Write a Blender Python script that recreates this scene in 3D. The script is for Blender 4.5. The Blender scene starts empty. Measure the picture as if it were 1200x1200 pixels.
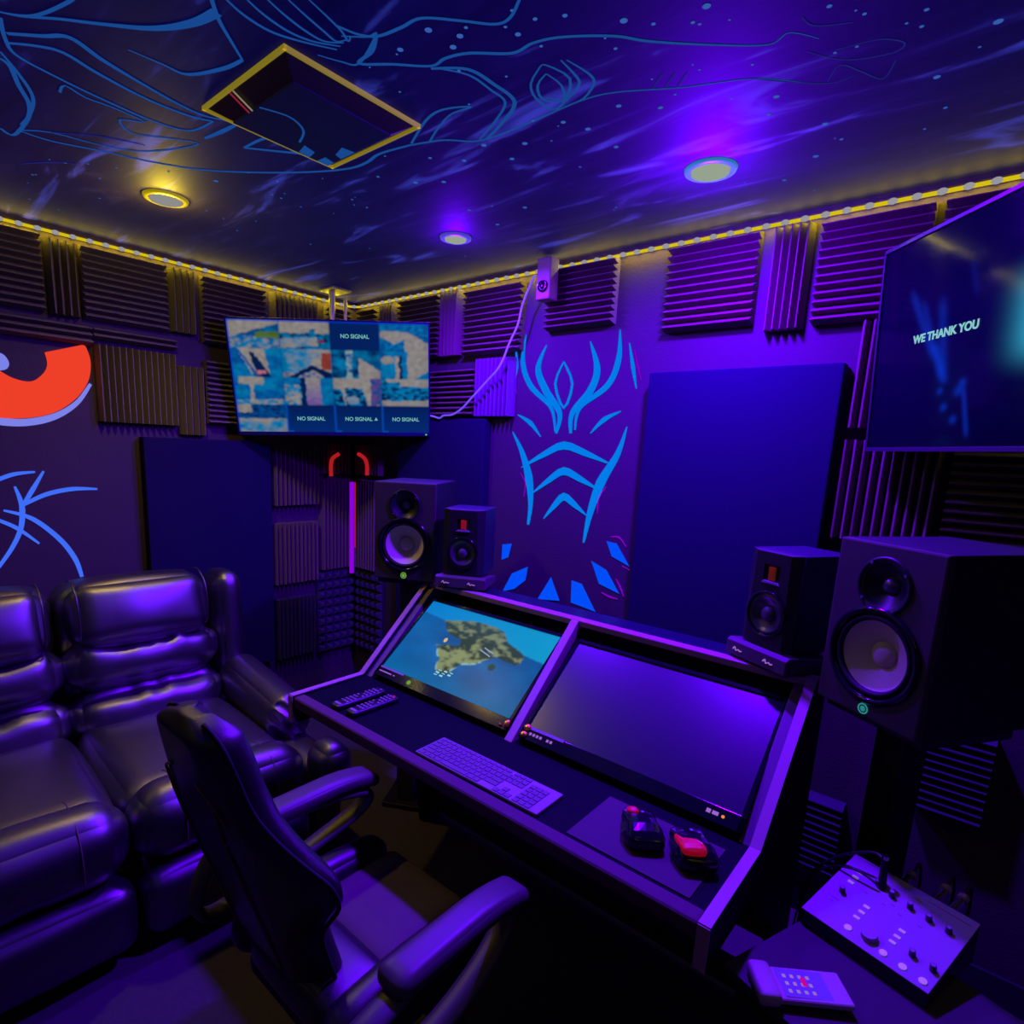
import bpy, bmesh, math, random
from mathutils import Vector, Matrix, noise
PI = math.pi
random.seed(7)
scene = bpy.context.scene
COL = scene.collection

# ------------------------------------------------------------------ camera model
F_PX, PX, PY = 691.185, 566.80, 658.02
YAW, PITCH, ROLL = 2.2836629, 0.1879206, 0.0440764
CAM = Vector((3.008, -2.232, 1.608))
_f = Vector((math.cos(PITCH)*math.cos(YAW), math.cos(PITCH)*math.sin(YAW), -math.sin(PITCH)))
_r0 = Vector((math.sin(YAW), -math.cos(YAW), 0)); _u0 = _r0.cross(_f)
_X = _r0*math.cos(ROLL) + _u0*math.sin(ROLL)
_U = -_r0*math.sin(ROLL) + _u0*math.cos(ROLL)
def ray(a, b): return _f + _X*((a-PX)/F_PX) - _U*((b-PY)/F_PX)
def onx(a, b, x): d = ray(a, b); return CAM + d*((x-CAM.x)/d.x)
def ony(a, b, y): d = ray(a, b); return CAM + d*((y-CAM.y)/d.y)
def onz(a, b, z): d = ray(a, b); return CAM + d*((z-CAM.z)/d.z)

cd = bpy.data.cameras.new('camera'); cam = bpy.data.objects.new('camera', cd); COL.objects.link(cam)
R = Matrix((( _X.x, _U.x, -_f.x), (_X.y, _U.y, -_f.y), (_X.z, _U.z, -_f.z)))
cam.matrix_world = Matrix.Translation(CAM) @ R.to_4x4()
cd.sensor_fit = 'HORIZONTAL'; cd.sensor_width = 36; cd.lens = F_PX/1200*36
cd.shift_x = (600-PX)/1200; cd.shift_y = (PY-600)/1200; cd.clip_start = .02
scene.camera = cam

# ------------------------------------------------------------------ materials
def mat(name, col, rough=.6, metal=0, emit=None, es=1.0, spec=.5, noise_amt=0, nscale=30, bump=0, bscale=200, coat=0, croughness=.1):
    m = bpy.data.materials.new(name); m.use_nodes = True
    nt = m.node_tree; b = nt.nodes['Principled BSDF']
    b.inputs['Base Color'].default_value = (*col, 1); b.inputs['Roughness'].default_value = rough
    b.inputs['Metallic'].default_value = metal; b.inputs['Specular IOR Level'].default_value = spec
    b.inputs['Coat Weight'].default_value = coat; b.inputs['Coat Roughness'].default_value = croughness
    if emit:
        b.inputs['Emission Color'].default_value = (*emit, 1); b.inputs['Emission Strength'].default_value = es
    tc = None
    if noise_amt or bump:
        tc = nt.nodes.new('ShaderNodeTexCoord')
    if noise_amt:
        n = nt.nodes.new('ShaderNodeTexNoise'); n.inputs['Scale'].default_value = nscale; n.inputs['Detail'].default_value = 4
        nt.links.new(tc.outputs['Object'], n.inputs['Vector'])
        mx = nt.nodes.new('ShaderNodeMix'); mx.data_type = 'RGBA'
        mx.inputs['A'].default_value = (*[c*(1-noise_amt) for c in col], 1)
        mx.inputs['B'].default_value = (*[min(1, c*(1+noise_amt)) for c in col], 1)
        nt.links.new(n.outputs['Fac'], mx.inputs['Factor']); nt.links.new(mx.outputs['Result'], b.inputs['Base Color'])
    if bump:
        n = nt.nodes.new('ShaderNodeTexNoise'); n.inputs['Scale'].default_value = bscale; n.inputs['Detail'].default_value = 3
        nt.links.new(tc.outputs['Object'], n.inputs['Vector'])
        bp = nt.nodes.new('ShaderNodeBump'); bp.inputs['Strength'].default_value = bump; bp.inputs['Distance'].default_value = .01
        nt.links.new(n.outputs['Fac'], bp.inputs['Height']); nt.links.new(bp.outputs['Normal'], b.inputs['Normal'])
    return m
def vc_mat(name, strength=1.0, rough=.3, base=(.002, .002, .003), spec=.15):
    m = mat(name, base, rough, spec=spec); nt = m.node_tree; b = nt.nodes['Principled BSDF']
    a = nt.nodes.new('ShaderNodeVertexColor'); a.layer_name = 'picture'
    nt.links.new(a.outputs['Color'], b.inputs['Emission Color']); b.inputs['Emission Strength'].default_value = strength
    return m

M = {}
M['wall'] = mat('wall_paint', (.040, .022, .034), .8, noise_amt=.12, nscale=6, bump=.15, bscale=120)
M['floor'] = mat('floor_carpet', (.055, .04, .055), .9, noise_amt=.3, nscale=60, bump=.6, bscale=400)
M['foam'] = mat('charcoal_foam', (.15, .125, .085), .95, spec=.15, noise_amt=.15, nscale=120)
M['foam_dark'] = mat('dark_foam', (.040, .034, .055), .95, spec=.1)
M['foam_lilac'] = mat('lilac_grey_foam', (.17, .13, .18), .95, spec=.15, noise_amt=.1, nscale=120)
M['panel'] = mat('navy_cloth', (.010, .006, .036), .95, spec=.1, noise_amt=.15, nscale=200)
M['black'] = mat('black_plastic', (.006, .006, .012), .4)
M['black_matte'] = mat('black_matte', (.006, .006, .012), .75)
M['black_gloss'] = mat('black_gloss', (.006, .006, .01), .12)
M['desk'] = mat('desk_black', (.002, .0025, .008), .65, spec=.06, noise_amt=.1, nscale=40)
M['desk_rim'] = mat('desk_lilac_edge', (.36, .16, .26), .5)
M['desk_rail'] = mat('desk_purple_padding', (.085, .03, .065), .7, spec=.2, bump=.1, bscale=300)
M['leather'] = mat('black_leather', (.004, .002, .005), .40, spec=1.0, coat=1.0, croughness=.42, bump=.10, bscale=260)
for _n in ('leather',):
    _b = M[_n].node_tree.nodes['Principled BSDF']; _b.inputs['Coat IOR'].default_value = 1.72; _b.inputs['IOR'].default_value = 1.5
M['chair_black'] = mat('chair_leatherette', (.009, .007, .009), .42, spec=.8, bump=.08, bscale=300)
M['chair_grey'] = mat('chair_grey_plastic', (.055, .036, .055), .45)
M['white'] = mat('white_plastic', (.75, .72, .75), .45)
M['cone'] = mat('white_cone', (.66, .58, .40), .55)
M['white_mat'] = mat('offwhite_plastic', (.24, .16, .23), .5)
M['chrome'] = mat('chrome', (.8, .8, .8), .15, metal=1)
M['steel'] = mat('brushed_steel', (.5, .48, .45), .35, metal=1)
M['fan'] = mat('speaker_baffle', (.045, .032, .032), .6, bump=.1, bscale=500)
M['cab'] = mat('speaker_cabinet', (.004, .004, .012), .6)
M['red'] = mat('red_plastic', (.55, .01, .015), .4, emit=(1, .0, .02), es=.16)
M['ribbon'] = mat('copper_ribbon', (.7, .16, .05), .4, emit=(.5, .09, .03), es=.05)
M['cable_l'] = mat('cable_painted_glow', (.3, .25, .45), .5, emit=(.16, .12, .8), es=.5)  # violet glow painted on by emission; the cord gives no light
def glow(name, c, s=1.0): return mat(name, (0, 0, 0), .9, emit=c, es=s, spec=0)
M['g_led'] = glow('led_lens', (.31, .30, .33))
M['g_tape'] = glow('led_tape', (.66, .50, .006))
M['g_lampw'] = glow('lamp_lens_warm', (.27, .265, .25))
M['g_lampv'] = glow('lamp_lens_violet', (.30, .36, .27))
M['g_blue'] = glow('neon_blue_paint', (.0, .20, .82))
M['g_blue2'] = glow('neon_deep_blue_paint', (.0, .075, .95))
M['g_sky'] = glow('neon_left_blue_paint', (.05, .15, .93))
M['g_mag'] = glow('neon_magenta_paint', (.20, .0, .55))
M['g_redp'] = glow('neon_red_paint', (.86, .050, .022))
M['g_lav'] = glow('neon_lavender_paint', (.20, .22, .80))
M['g_ceil'] = glow('neon_ceiling_paint', (.008, .062, .27))
M['g_ceil2'] = glow('neon_ceiling_dim_paint', (.012, .014, .17))
M['g_redtube'] = glow('red_tube_light', (.42, .01, .015))
M['g_magtube'] = glow('magenta_tube_light', (.26, .0, .72))
M['g_green'] = glow('green_indicator', (.14, .36, .05))
M['g_teal'] = glow('teal_indicator', (.02, .20, .22))
M['g_orange'] = glow('orange_indicator', (.8, .25, .05))
M['g_text'] = glow('screen_text', (.24, .56, .62))
M['g_cctext'] = glow('camera_view_text', (.16, .44, .42))
M['g_whitemark'] = glow('pale_print', (.32, .12, .62))
M['g_pink'] = glow('phone_pink', (.6, .0, .25))
M['g_stark'] = glow('painted_star', (.03, .10, .40))

# ceiling: night-sky painting
def ceiling_material():
    m = mat('ceiling_galaxy_paint', (.02, .02, .2), .7); nt = m.node_tree; b = nt.nodes['Principled BSDF']
    N = nt.nodes.new; L = nt.links.new
    tc = N('ShaderNodeTexCoord'); mp = N('ShaderNodeMapping'); mp.inputs['Scale'].default_value = (1.2, 5.5, 1); mp.inputs['Rotation'].default_value = (0, 0, .75)
    L(tc.outputs['Object'], mp.inputs['Vector'])
    n = N('ShaderNodeTexNoise'); n.inputs['Scale'].default_value = 1.5; n.inputs['Detail'].default_value = 8; n.inputs['Distortion'].default_value = 1.3
    L(mp.outputs['Vector'], n.inputs['Vector'])
    cr = N('ShaderNodeValToRGB'); e = cr.color_ramp
    e.elements[0].position = .36; e.elements[0].color = (.010, .006, .016, 1)
    e.elements[1].position = .76; e.elements[1].color = (.12, .10, .14, 1)
    k = e.elements.new(.55); k.color = (.020, .013, .028, 1)
    L(n.outputs['Fac'], cr.inputs['Fac']); L(cr.outputs['Color'], b.inputs['Base Color'])
    # fluorescent blue wash and painted stars
    cr2 = N('ShaderNodeValToRGB'); e = cr2.color_ramp
    e.elements[0].position = .34; e.elements[0].color = (.0, .0, .026, 1)
    e.elements[1].position = .74; e.elements[1].color = (.020, .034, .34, 1)
    k = e.elements.new(.60); k.color = (.0, .0008, .038, 1)
    L(n.outputs['Fac'], cr2.inputs['Fac'])
    L(cr2.outputs['Color'], b.inputs['Emission Color']); b.inputs['Emission Strength'].default_value = 1.0
    return m
M['ceiling'] = ceiling_material()

# ------------------------------------------------------------------ mesh helpers
def to_obj(name, bm, material, parent=None, smooth=False, world=True):
    me = bpy.data.meshes.new(name); bm.to_mesh(me); bm.free()
    o = bpy.data.objects.new(name, me); COL.objects.link(o)
    mats = material if isinstance(material, (list, tuple)) else [material]
    for mm in mats: me.materials.append(mm)
    if parent is not None:
        o.parent = parent
        if world: me.transform(WM[parent.name].inverted())
        WM[o.name] = WM[parent.name]
    else:
        WM[o.name] = Matrix.Identity(4)
    if smooth:
        for p in me.polygons: p.use_smooth = True
    me.update()
    return o
WM = {}
def thing(name, label, cat, loc=(0, 0, 0), mtx=None, group=None):
    o = bpy.data.objects.new(name, None); COL.objects.link(o); o.empty_display_size = .05
    m = mtx if mtx is not None else Matrix.Translation(Vector(loc))
    o.matrix_world = m; WM[o.name] = m.copy()
    o['label'] = label; o['category'] = cat
    if group: o['group'] = group
    return o
def tag(o, label, cat, group=None):
    o['label'] = label; o['category'] = cat
    if group: o['group'] = group
    return o
def recentre(o):
    """move the origin of a one-mesh thing to its own middle"""
    me = o.data; vs = [v.co for v in me.vertices]
    c = Vector([(min(v[i] for v in vs)+max(v[i] for v in vs))/2 for i in range(3)])
    me.transform(Matrix.Translation(-c)); o.location = c; return o
def struct(o): o['kind'] = 'structure'; return o
def stuff(o): o['kind'] = 'stuff'; return o

def bev(bm, verts_or_edges, w, seg=2):
    if w > 0: bmesh.ops.bevel(bm, geom=verts_or_edges, offset=w, segments=seg, profile=.6, affect='EDGES', clamp_overlap=True)
def box(bm, c, s, bevel=0, mtx=None, seg=2, mi=0):
    t = bmesh.new(); bmesh.ops.create_cube(t, size=1)
    for v in t.verts: v.co = Vector((v.co.x*s[0], v.co.y*s[1], v.co.z*s[2]))
    bev(t, t.edges[:], bevel, seg)
    for v in t.verts: v.co += Vector(c)
    merge(bm, t, mtx, mi)
def merge(bm, t, mtx=None, mi=0):
    if mtx is not None: t.transform(mtx)
    for f in t.faces: f.material_index = mi
    me = bpy.data.meshes.new('tmp'); t.to_mesh(me); t.free(); bm.from_mesh(me); bpy.data.meshes.remove(me)
def cyl(bm, p0, p1, r0, r1=None, seg=20, caps=True, mtx=None, mi=0):
    r1 = r0 if r1 is None else r1
    p0, p1 = Vector(p0), Vector(p1); d = p1-p0
    t = bmesh.new(); bmesh.ops.create_cone(t, cap_ends=caps, segments=seg, radius1=r0, radius2=r1, depth=d.length)
    q = d.to_track_quat('Z', 'Y').to_matrix().to_4x4()
    t.transform(Matrix.Translation((p0+p1)/2) @ q); merge(bm, t, mtx, mi)
def sph(bm, c, s, seg=20, mtx=None, mi=0):
    t = bmesh.new(); bmesh.ops.create_uvsphere(t, u_segments=seg, v_segments=max(6, seg//2), radius=1)
    for v in t.verts: v.co = Vector((v.co.x*s[0]+c[0], v.co.y*s[1]+c[1], v.co.z*s[2]+c[2]))
    merge(bm, t, mtx, mi)
def lathe(bm, prof, seg=40, mtx=None, mi=0):
    """profile [(r, h)] around local -Y axis (h along -Y, towards the viewer of a front face)"""
    t = bmesh.new(); rings = []
    for r, h in prof:
        if r < 1e-6: rings.append([t.verts.new((0, -h, 0))])
        else: rings.append([t.verts.new((r*math.cos(2*PI*i/seg), -h, r*math.sin(2*PI*i/seg))) for i in range(seg)])
    for a, b in zip(rings, rings[1:]):
        for i in range(seg):
            j = (i+1) % seg
            if len(a) == 1 and len(b) == 1: continue
            if len(a) == 1: t.faces.new((a[0], b[j], b[i]))
            elif len(b) == 1: t.faces.new((a[i], a[j], b[0]))
            else: t.faces.new((a[i], a[j], b[j], b[i]))
    bmesh.ops.recalc_face_normals(t, faces=t.faces[:]); merge(bm, t, mtx, mi)
def catmull(pts, n=8, closed=False):
    P = [Vector(p) for p in pts]; out = []
    m = len(P)
    rng = range(m) if closed else range(m-1)
    for i in rng:
        if closed: a, b, c, d = P[(i-1) % m], P[i], P[(i+1) % m], P[(i+2) % m]
        else: a, b, c, d = P[max(i-1, 0)], P[i], P[i+1], P[min(i+2, m-1)]
        for k in range(n):
            t = k/n
            out.append(.5*((2*b)+(c-a)*t+(2*a-5*b+4*c-d)*t*t+(3*b-a-3*c+d)*t*t*t))
    if not closed: out.append(P[-1])
    return out
def tube(bm, pts, r, seg=10, smooth_n=6, rads=None, mi=0, mtx=None):
    P = catmull(pts, smooth_n) if smooth_n else [Vector(p) for p in pts]
    t = bmesh.new(); rings = []; up = Vector((0, 0, 1)); prev = None
    for i, p in enumerate(P):
        d = (P[min(i+1, len(P)-1)]-P[max(i-1, 0)]).normalized()
        if prev is None:
            a = d.cross(up); a = a if a.length > .05 else d.cross(Vector((1, 0, 0)))
        else: a = prev - d*prev.dot(d)
        a.normalize(); prev = a; b = d.cross(a)
        rr = r if rads is None else rads[min(len(rads)-1, int(i/(len(P)-1)*(len(rads)-1)+.5))]
        if rads is not None:
            x = i/(len(P)-1)*(len(rads)-1); k = min(int(x), len(rads)-2); rr = rads[k]*(1-(x-k))+rads[k+1]*(x-k)
        rings.append([t.verts.new(p+a*rr*math.cos(2*PI*j/seg)+b*rr*math.sin(2*PI*j/seg)) for j in range(seg)])
    for a, b in zip(rings, rings[1:]):
        for j in range(seg): t.faces.new((a[j], a[(j+1) % seg], b[(j+1) % seg], b[j]))
    t.faces.new(rings[0][::-1]); t.faces.new(rings[-1])
    bmesh.ops.recalc_face_normals(t, faces=t.faces[:]); merge(bm, t, mtx, mi)
def prism(bm, poly, axis, a, b, bevel=0, mtx=None, mi=0, seg=2):
    """poly: 2D points; axis 'x': (y,z), 'y': (x,z), 'z': (x,y)"""
    t = bmesh.new()
    def P(u, v, w): return {'x': (w, u, v), 'y': (u, w, v), 'z': (u, v, w)}[axis]
    A = [t.verts.new(P(u, v, a)) for u, v in poly]; B = [t.verts.new(P(u, v, b)) for u, v in poly]
    n = len(poly); t.faces.new(A); t.faces.new(B[::-1])
    for i in range(n): t.faces.new((A[i], B[i], B[(i+1) % n], A[(i+1) % n]))
    bmesh.ops.recalc_face_normals(t, faces=t.faces[:])
    bev(t, t.edges[:], bevel, seg); merge(bm, t, mtx, mi)
def rbox(bm, size, r, N=10, puff=0, deform=None, mtx=None, mi=0):
    """rounded, padded cushion: cube grid with rounded edges, puffed faces"""
    t = bmesh.new(); h = Vector(size)/2; cache = {}
    def V(q):
        k = tuple(round(c, 5) for c in q)
        if k in cache: return cache[k]
        p = Vector((q[0]*h.x, q[1]*h.y, q[2]*h.z))
        inn = Vector([max(-(h[i]-r), min(h[i]-r, p[i])) for i in range(3)])
        d = p-inn; n = d.normalized() if d.length > 1e-9 else Vector((0, 0, 0))
        pos = inn+n*r
        for i in range(3):
            j, l = (i+1) % 3, (i+2) % 3
            if abs(q[i]) > .999: pos[i] += math.copysign(puff*(1-q[j]**2)*(1-q[l]**2), q[i])
        if deform: pos = deform(pos, Vector(q))
        v = t.verts.new(pos); cache[k] = v; return v
    # non-uniform parameter: denser at the edges
    g = [math.sin(-PI/2+PI*i/N) for i in range(N+1)]
    for i in range(3):
        j, l = (i+1) % 3, (i+2) % 3
        for s in (-1, 1):
            for a in range(N):
                for b in range(N):
                    c = []
                    for (u, w) in ((a, b), (a+1, b), (a+1, b+1), (a, b+1)):
                        q = [0, 0, 0]; q[i] = s; q[j] = g[u]; q[l] = g[w]; c.append(V(tuple(q)))
                    if s < 0: c = c[::-1]
                    try: t.faces.new(c)
                    except ValueError: pass
    merge(bm, t, mtx, mi)
def text_mesh(name, s, size, mtx, material, parent=None, depth=.0006, bold=0.0, align='CENTER'):
    cu = bpy.data.curves.new(name, 'FONT'); cu.body = s; cu.size = size; cu.extrude = depth
    cu.align_x = align; cu.align_y = 'CENTER'; cu.offset = bold
    o = bpy.data.objects.new('tmp_text', cu); COL.objects.link(o)
    dg = bpy.context.evaluated_depsgraph_get(); dg.update()
    me = bpy.data.meshes.new_from_object(o.evaluated_get(dg)); bpy.data.objects.remove(o); bpy.data.curves.remove(cu)
    bm = bmesh.new(); bm.from_mesh(me); bpy.data.meshes.remove(me)
    bm.transform(mtx); return to_obj(name, bm, material, parent, world=False)
def cut(o, cutters):
    """boolean-subtract the cutter bmesh, baked into the mesh"""
    me = bpy.data.meshes.new('cutter'); cutters.to_mesh(me); cutters.free()
    c = bpy.data.objects.new('cutter', me); COL.objects.link(c); c.matrix_world = WM.get(o.name, Matrix.Identity(4))
    if o.parent is None: c.matrix_world = o.matrix_world
    md = o.modifiers.new('b', 'BOOLEAN'); md.object = c; md.operation = 'DIFFERENCE'; md.solver = 'EXACT'
    bpy.context.view_layer.update()
    dg = bpy.context.evaluated_depsgraph_get(); new = bpy.data.meshes.new_from_object(o.evaluated_get(dg))
    o.modifiers.clear(); old = o.data; o.data = new; bpy.data.objects.remove(c); bpy.data.meshes.remove(me); bpy.data.meshes.remove(old)
    new.name = o.name
    for p in new.polygons: p.use_smooth = False
def tpose(x, y, z, yaw, pitch=0, roll=0):
    return Matrix.Translation((x, y, z)) @ Matrix.Rotation(yaw, 4, 'Z') @ Matrix.Rotation(pitch, 4, 'X') @ Matrix.Rotation(roll, 4, 'Y')
def copy_tree(o, mtx):
    c = o.copy(); COL.objects.link(c); c.matrix_world = mtx; WM[c.name] = mtx.copy()
    for ch in o.children:
        d = ch.copy(); COL.objects.link(d); d.parent = c
        for g in ch.children:
            e = g.copy(); COL.objects.link(e); e.parent = d
    return c

# ------------------------------------------------------------------ the room
XR, YB, ZC = 3.62, -3.45, 2.41
def slab(name, c, s, m): bm = bmesh.new(); box(bm, c, s); return struct(to_obj(name, bm, m))
slab('floor', (XR/2, YB/2, -.05), (XR+.2, -YB+.2, .1), M['floor'])
slab('wall_left', (-.05, YB/2, ZC/2), (.1, -YB+.2, ZC), M['wall'])
slab('wall_front', (XR/2, .05, ZC/2), (XR, .1, ZC), M['wall'])
slab('wall_right', (XR+.05, YB/2, ZC/2), (.1, -YB+.2, ZC), M['wall'])
slab('wall_back', (XR/2, YB-.05, ZC/2), (XR, .1, ZC), M['wall'])
slab('ceiling', (XR/2, YB/2, ZC+.05), (XR+.2, -YB+.2, .1), M['ceiling'])
for nm, c, s in (('baseboard_left', (.006, YB/2, .05), (.012, -YB-.03, .1)), ('baseboard_front', (XR/2, -.006, .05), (XR, .012, .1))):
    slab(nm, c, s, M['black_matte'])

# ------------------------------------------------------------------ acoustic treatment
def wall_map(w):
    if w == 'front': return lambda u, d, v: Vector((u, -d, v))
    if w == 'left': return lambda u, d, v: Vector((d, u, v))
    if w == 'right': return lambda u, d, v: Vector((XR-d, u, v))
def foam_tile(wall, u0, u1, z0, z1, ridges, label, depth=.052, base=.016, pitch=.0262, group='wedge foam tiles on the walls', m='foam'):
    f = wall_map(wall); bm = bmesh.new(); g = .0035
    L = (z1-z0) if ridges == 'h' else (u1-u0); n = max(2, round(L/pitch)); prof = [(0, 0)]
    rnd = random.Random(u0*31+z0*7)
    for i in range(n):
        a = L*i/n; b = L*(i+1)/n
        prof += [(a+g*.6, base), ((a+b)/2-g*.5, depth-rnd.random()*.002), ((a+b)/2+g*.5, depth-rnd.random()*.002)]
    prof += [(L-g*.6, base), (L, 0)]
    ends = []
    for e in (0, 1):
        row = []
        for s, d in prof:
            if ridges == 'h': p = f(u0 if e == 0 else u1, d, z0+s)
            else: p = f(u0+s, d, z0 if e == 0 else z1)
            row.append(bm.verts.new(p))
        ends.append(row)
    A, B = ends
    for i in range(len(A)-1): bm.faces.new((A[i], A[i+1], B[i+1], B[i]))
    bm.faces.new((A[0], B[0], B[-1], A[-1]))
    bm.faces.new(A); bm.faces.new(B[::-1])
    bmesh.ops.recalc_face_normals(bm, faces=bm.faces[:])
    o = recentre(to_obj('acoustic_foam_tile', bm, M[m])); return tag(o, label, 'foam tile', group)
def egg_tile(wall, u0, u1, z0, z1, label, nu, nv):
    f = wall_map(wall); bm = bmesh.new()
    for i in range(nu):
        for j in range(nv):
            a, b = u0+(u1-u0)*i/nu, u0+(u1-u0)*(i+1)/nu; c, d = z0+(z1-z0)*j/nv, z0+(z1-z0)*(j+1)/nv
            q = [bm.verts.new(f(*p)) for p in ((a, .016, c), (b, .016, c), (b, .016, d), (a, .016, d))]
            w, h = (b-a)*.36, (d-c)*.36; t = [bm.verts.new(f(*p)) for p in ((a+w, .045, c+h), (b-w, .045, c+h), (b-w, .045, d-h), (a+w, .045, d-h))]
            for k in range(4): bm.faces.new((q[k], q[(k+1) % 4], t[(k+1) % 4], t[k]))
            bm.faces.new(t)
    lo = [f(u0, 0, z0), f(u1, .016, z1)]
    box(bm, (lo[0]+lo[1])/2, [abs(lo[1][k]-lo[0][k]) for k in range(3)])
    bmesh.ops.remove_doubles(bm, verts=bm.verts[:], dist=1e-5)
    bmesh.ops.recalc_face_normals(bm, faces=bm.faces[:])
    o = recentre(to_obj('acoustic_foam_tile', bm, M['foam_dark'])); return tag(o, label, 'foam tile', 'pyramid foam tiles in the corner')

L, Fr = 'left', 'front'
T = [
 (L, -2.20, -1.875, 2.07, 2.365, 'h', 'horizontally ridged foam tile at the far left end of the top row'),
 (L, -1.85, -1.525, 2.07, 2.365, 'h', 'horizontally ridged foam tile above the red painted crescent, left of the narrow tile'),
 (L, -1.508, -1.400, 2.07, 2.35, 'v', 'narrow vertically ridged foam tile, first narrow one from the left under the light strip'),
 (L, -1.388, -1.060, 2.07, 2.36, 'h', 'wide horizontally ridged foam tile between the two narrow tiles of the left wall'),
 (L, -1.045, -.930, 2.078, 2.352, 'v', 'narrow yellow-lit upright foam tile, second narrow one on the left wall'),
 (L, -.900, -.585, 2.05, 2.355, 'h', 'horizontally ridged foam tile just above the upper left corner of the camera-view television'),
 (L, -.545, -.275, 2.05, 2.355, 'v', 'vertically ridged foam tile under the light strip behind the television top'),
 (L, -.215, -.06, 2.05, 2.355, 'h', 'small horizontally ridged foam tile behind the television hanging pole on the left wall'),
 (L, -2.20, -1.37, 1.965, 2.045, 'h', 'long three-ridge foam strip running above the red painted crescent'),
 (L, -1.365, -1.030, 1.995, 2.045, 'h', 'short two-ridge foam strip above the large upright-ridged tile'),
 (L, -1.362, -1.032, 1.655, 1.975, 'v', 'large vertically ridged foam tile right of the red painted crescent'),
 (L, -1.022, -.905, 1.615, 1.930, 'v', 'narrow upright foam tile standing lower than the large tile beside it'),
 (L, -.895, -.600, 1.670, 1.975, 'h', 'horizontally ridged foam tile half hidden by the left edge of the camera-view television'),
 (L, -.560, -.275, 1.255, 1.575, 'v', 'vertically ridged foam tile below the television, topmost of the left wall column'),
 (L, -.568, -.285, .81, 1.155, 'v', 'vertically ridged foam tile in the middle of the column beside the corner light bar'),
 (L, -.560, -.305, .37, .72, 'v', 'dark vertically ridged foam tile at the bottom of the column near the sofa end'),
 (L, -.262, -.062, .86, 1.400, 'v', 'tall upright-ridged foam tile left of the magenta corner light bar'),
 (L, -.262, -.062, 1.43, 1.60, 'v', 'short upright-ridged foam tile left of the corner just under the television'),
 (Fr, .062, .262, .86, 1.400, 'v', 'tall upright-ridged foam tile right of the magenta corner light bar, behind the left big speaker'),
 (Fr, .062, .300, 1.43, 1.60, 'v', 'short upright-ridged foam tile right of the corner just under the television'),
 (Fr, .07, .235, 2.07, 2.355, 'h', 'small horizontally ridged foam tile on the front wall nearest the corner'),
 (Fr, .275, .400, 2.07, 2.355, 'v', 'narrow upright foam tile on the front wall near the corner, above the television'),
 (Fr, .435, .735, 2.06, 2.365, 'h', 'horizontally ridged foam tile above the right half of the camera-view television'),
 (Fr, .750, .885, 2.060, 2.365, 'v', 'narrow violet upright foam tile just right of the camera-view television top'),
 (Fr, .915, 1.265, 2.055, 2.352, 'h', 'horizontally ridged foam tile crossed by the lilac cable'),
 (Fr, .690, 1.000, 1.765, 1.995, 'h', 'horizontally ridged foam tile right of the television, beside the lower end of the lilac cable'),
 (Fr, 1.005, 1.230, 1.765, 2.030, 'v', 'lilac vertically ridged foam tile left of the painted neon ornament'),
 (Fr, 1.400, 1.728, 2.125, 2.375, 'h', 'horizontally ridged foam tile behind the small white camera'),
 (Fr, 1.950, 2.268, 2.070, 2.368, 'h', 'horizontally ridged foam tile with bright violet ridges above the big navy panel'),
 (Fr, 2.308, 2.428, 2.042, 2.362, 'v', 'narrow upright foam tile with violet ridges between two wide tiles'),
 (Fr, 2.455, 2.742, 2.050, 2.355, 'h', 'horizontally ridged foam tile touching the top left corner of the dark television'),
 (Fr, 2.765, 3.075, 2.050, 2.355, 'h', 'horizontally ridged foam tile mostly hidden above the dark television'),
 (Fr, 2.600, 2.870, 1.725, 2.045, 'v', 'upright foam tile with two bright violet ridges at the left edge of the dark television'),
 (Fr, 2.598, 2.865, 1.375, 1.688, 'v', 'large upright foam tile with many violet ridges right of the big navy panel'),
 (Fr, 2.885, 3.200, 1.365, 1.665, 'h', 'brownish horizontally ridged foam tile below the dark television at the right edge'),
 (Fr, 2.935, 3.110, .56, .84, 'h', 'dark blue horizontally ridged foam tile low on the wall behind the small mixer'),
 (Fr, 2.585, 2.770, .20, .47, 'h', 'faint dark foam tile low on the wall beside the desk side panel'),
]
for t in T:
    m = 'foam'
    lbl = t[6]
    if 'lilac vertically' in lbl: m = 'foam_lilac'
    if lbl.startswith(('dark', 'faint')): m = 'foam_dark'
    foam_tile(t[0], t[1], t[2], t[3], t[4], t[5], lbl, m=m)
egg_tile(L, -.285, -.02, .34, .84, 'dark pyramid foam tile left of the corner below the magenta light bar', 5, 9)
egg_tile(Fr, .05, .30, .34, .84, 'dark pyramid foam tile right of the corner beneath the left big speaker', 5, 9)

def panel(name, wall, u0, u1, z0, z1, d, label):
    f = wall_map(wall); a, b = f(u0, .004, z0), f(u1, d, z1); bm = bmesh.new()
    box(bm, (a+b)/2, [abs(b[k]-a[k]) for k in range(3)], .006)
    return tag(recentre(to_obj(name, bm, M['panel'])), label, 'acoustic panel', 'cloth-wrapped acoustic panels')
panel('sound_absorber', Fr, 1.925, 2.578, .69, 1.922, .062, 'large navy cloth acoustic panel on the front wall right of the neon ornament')
panel('sound_absorber', Fr, .46, 1.092, .54, 1.752, .055, 'dark navy cloth acoustic panel behind the left pair of speakers')
panel('sound_absorber', L, -1.205, -.585, .38, 1.597, .058, 'dark navy cloth acoustic panel on the left wall above the sofa end')

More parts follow.
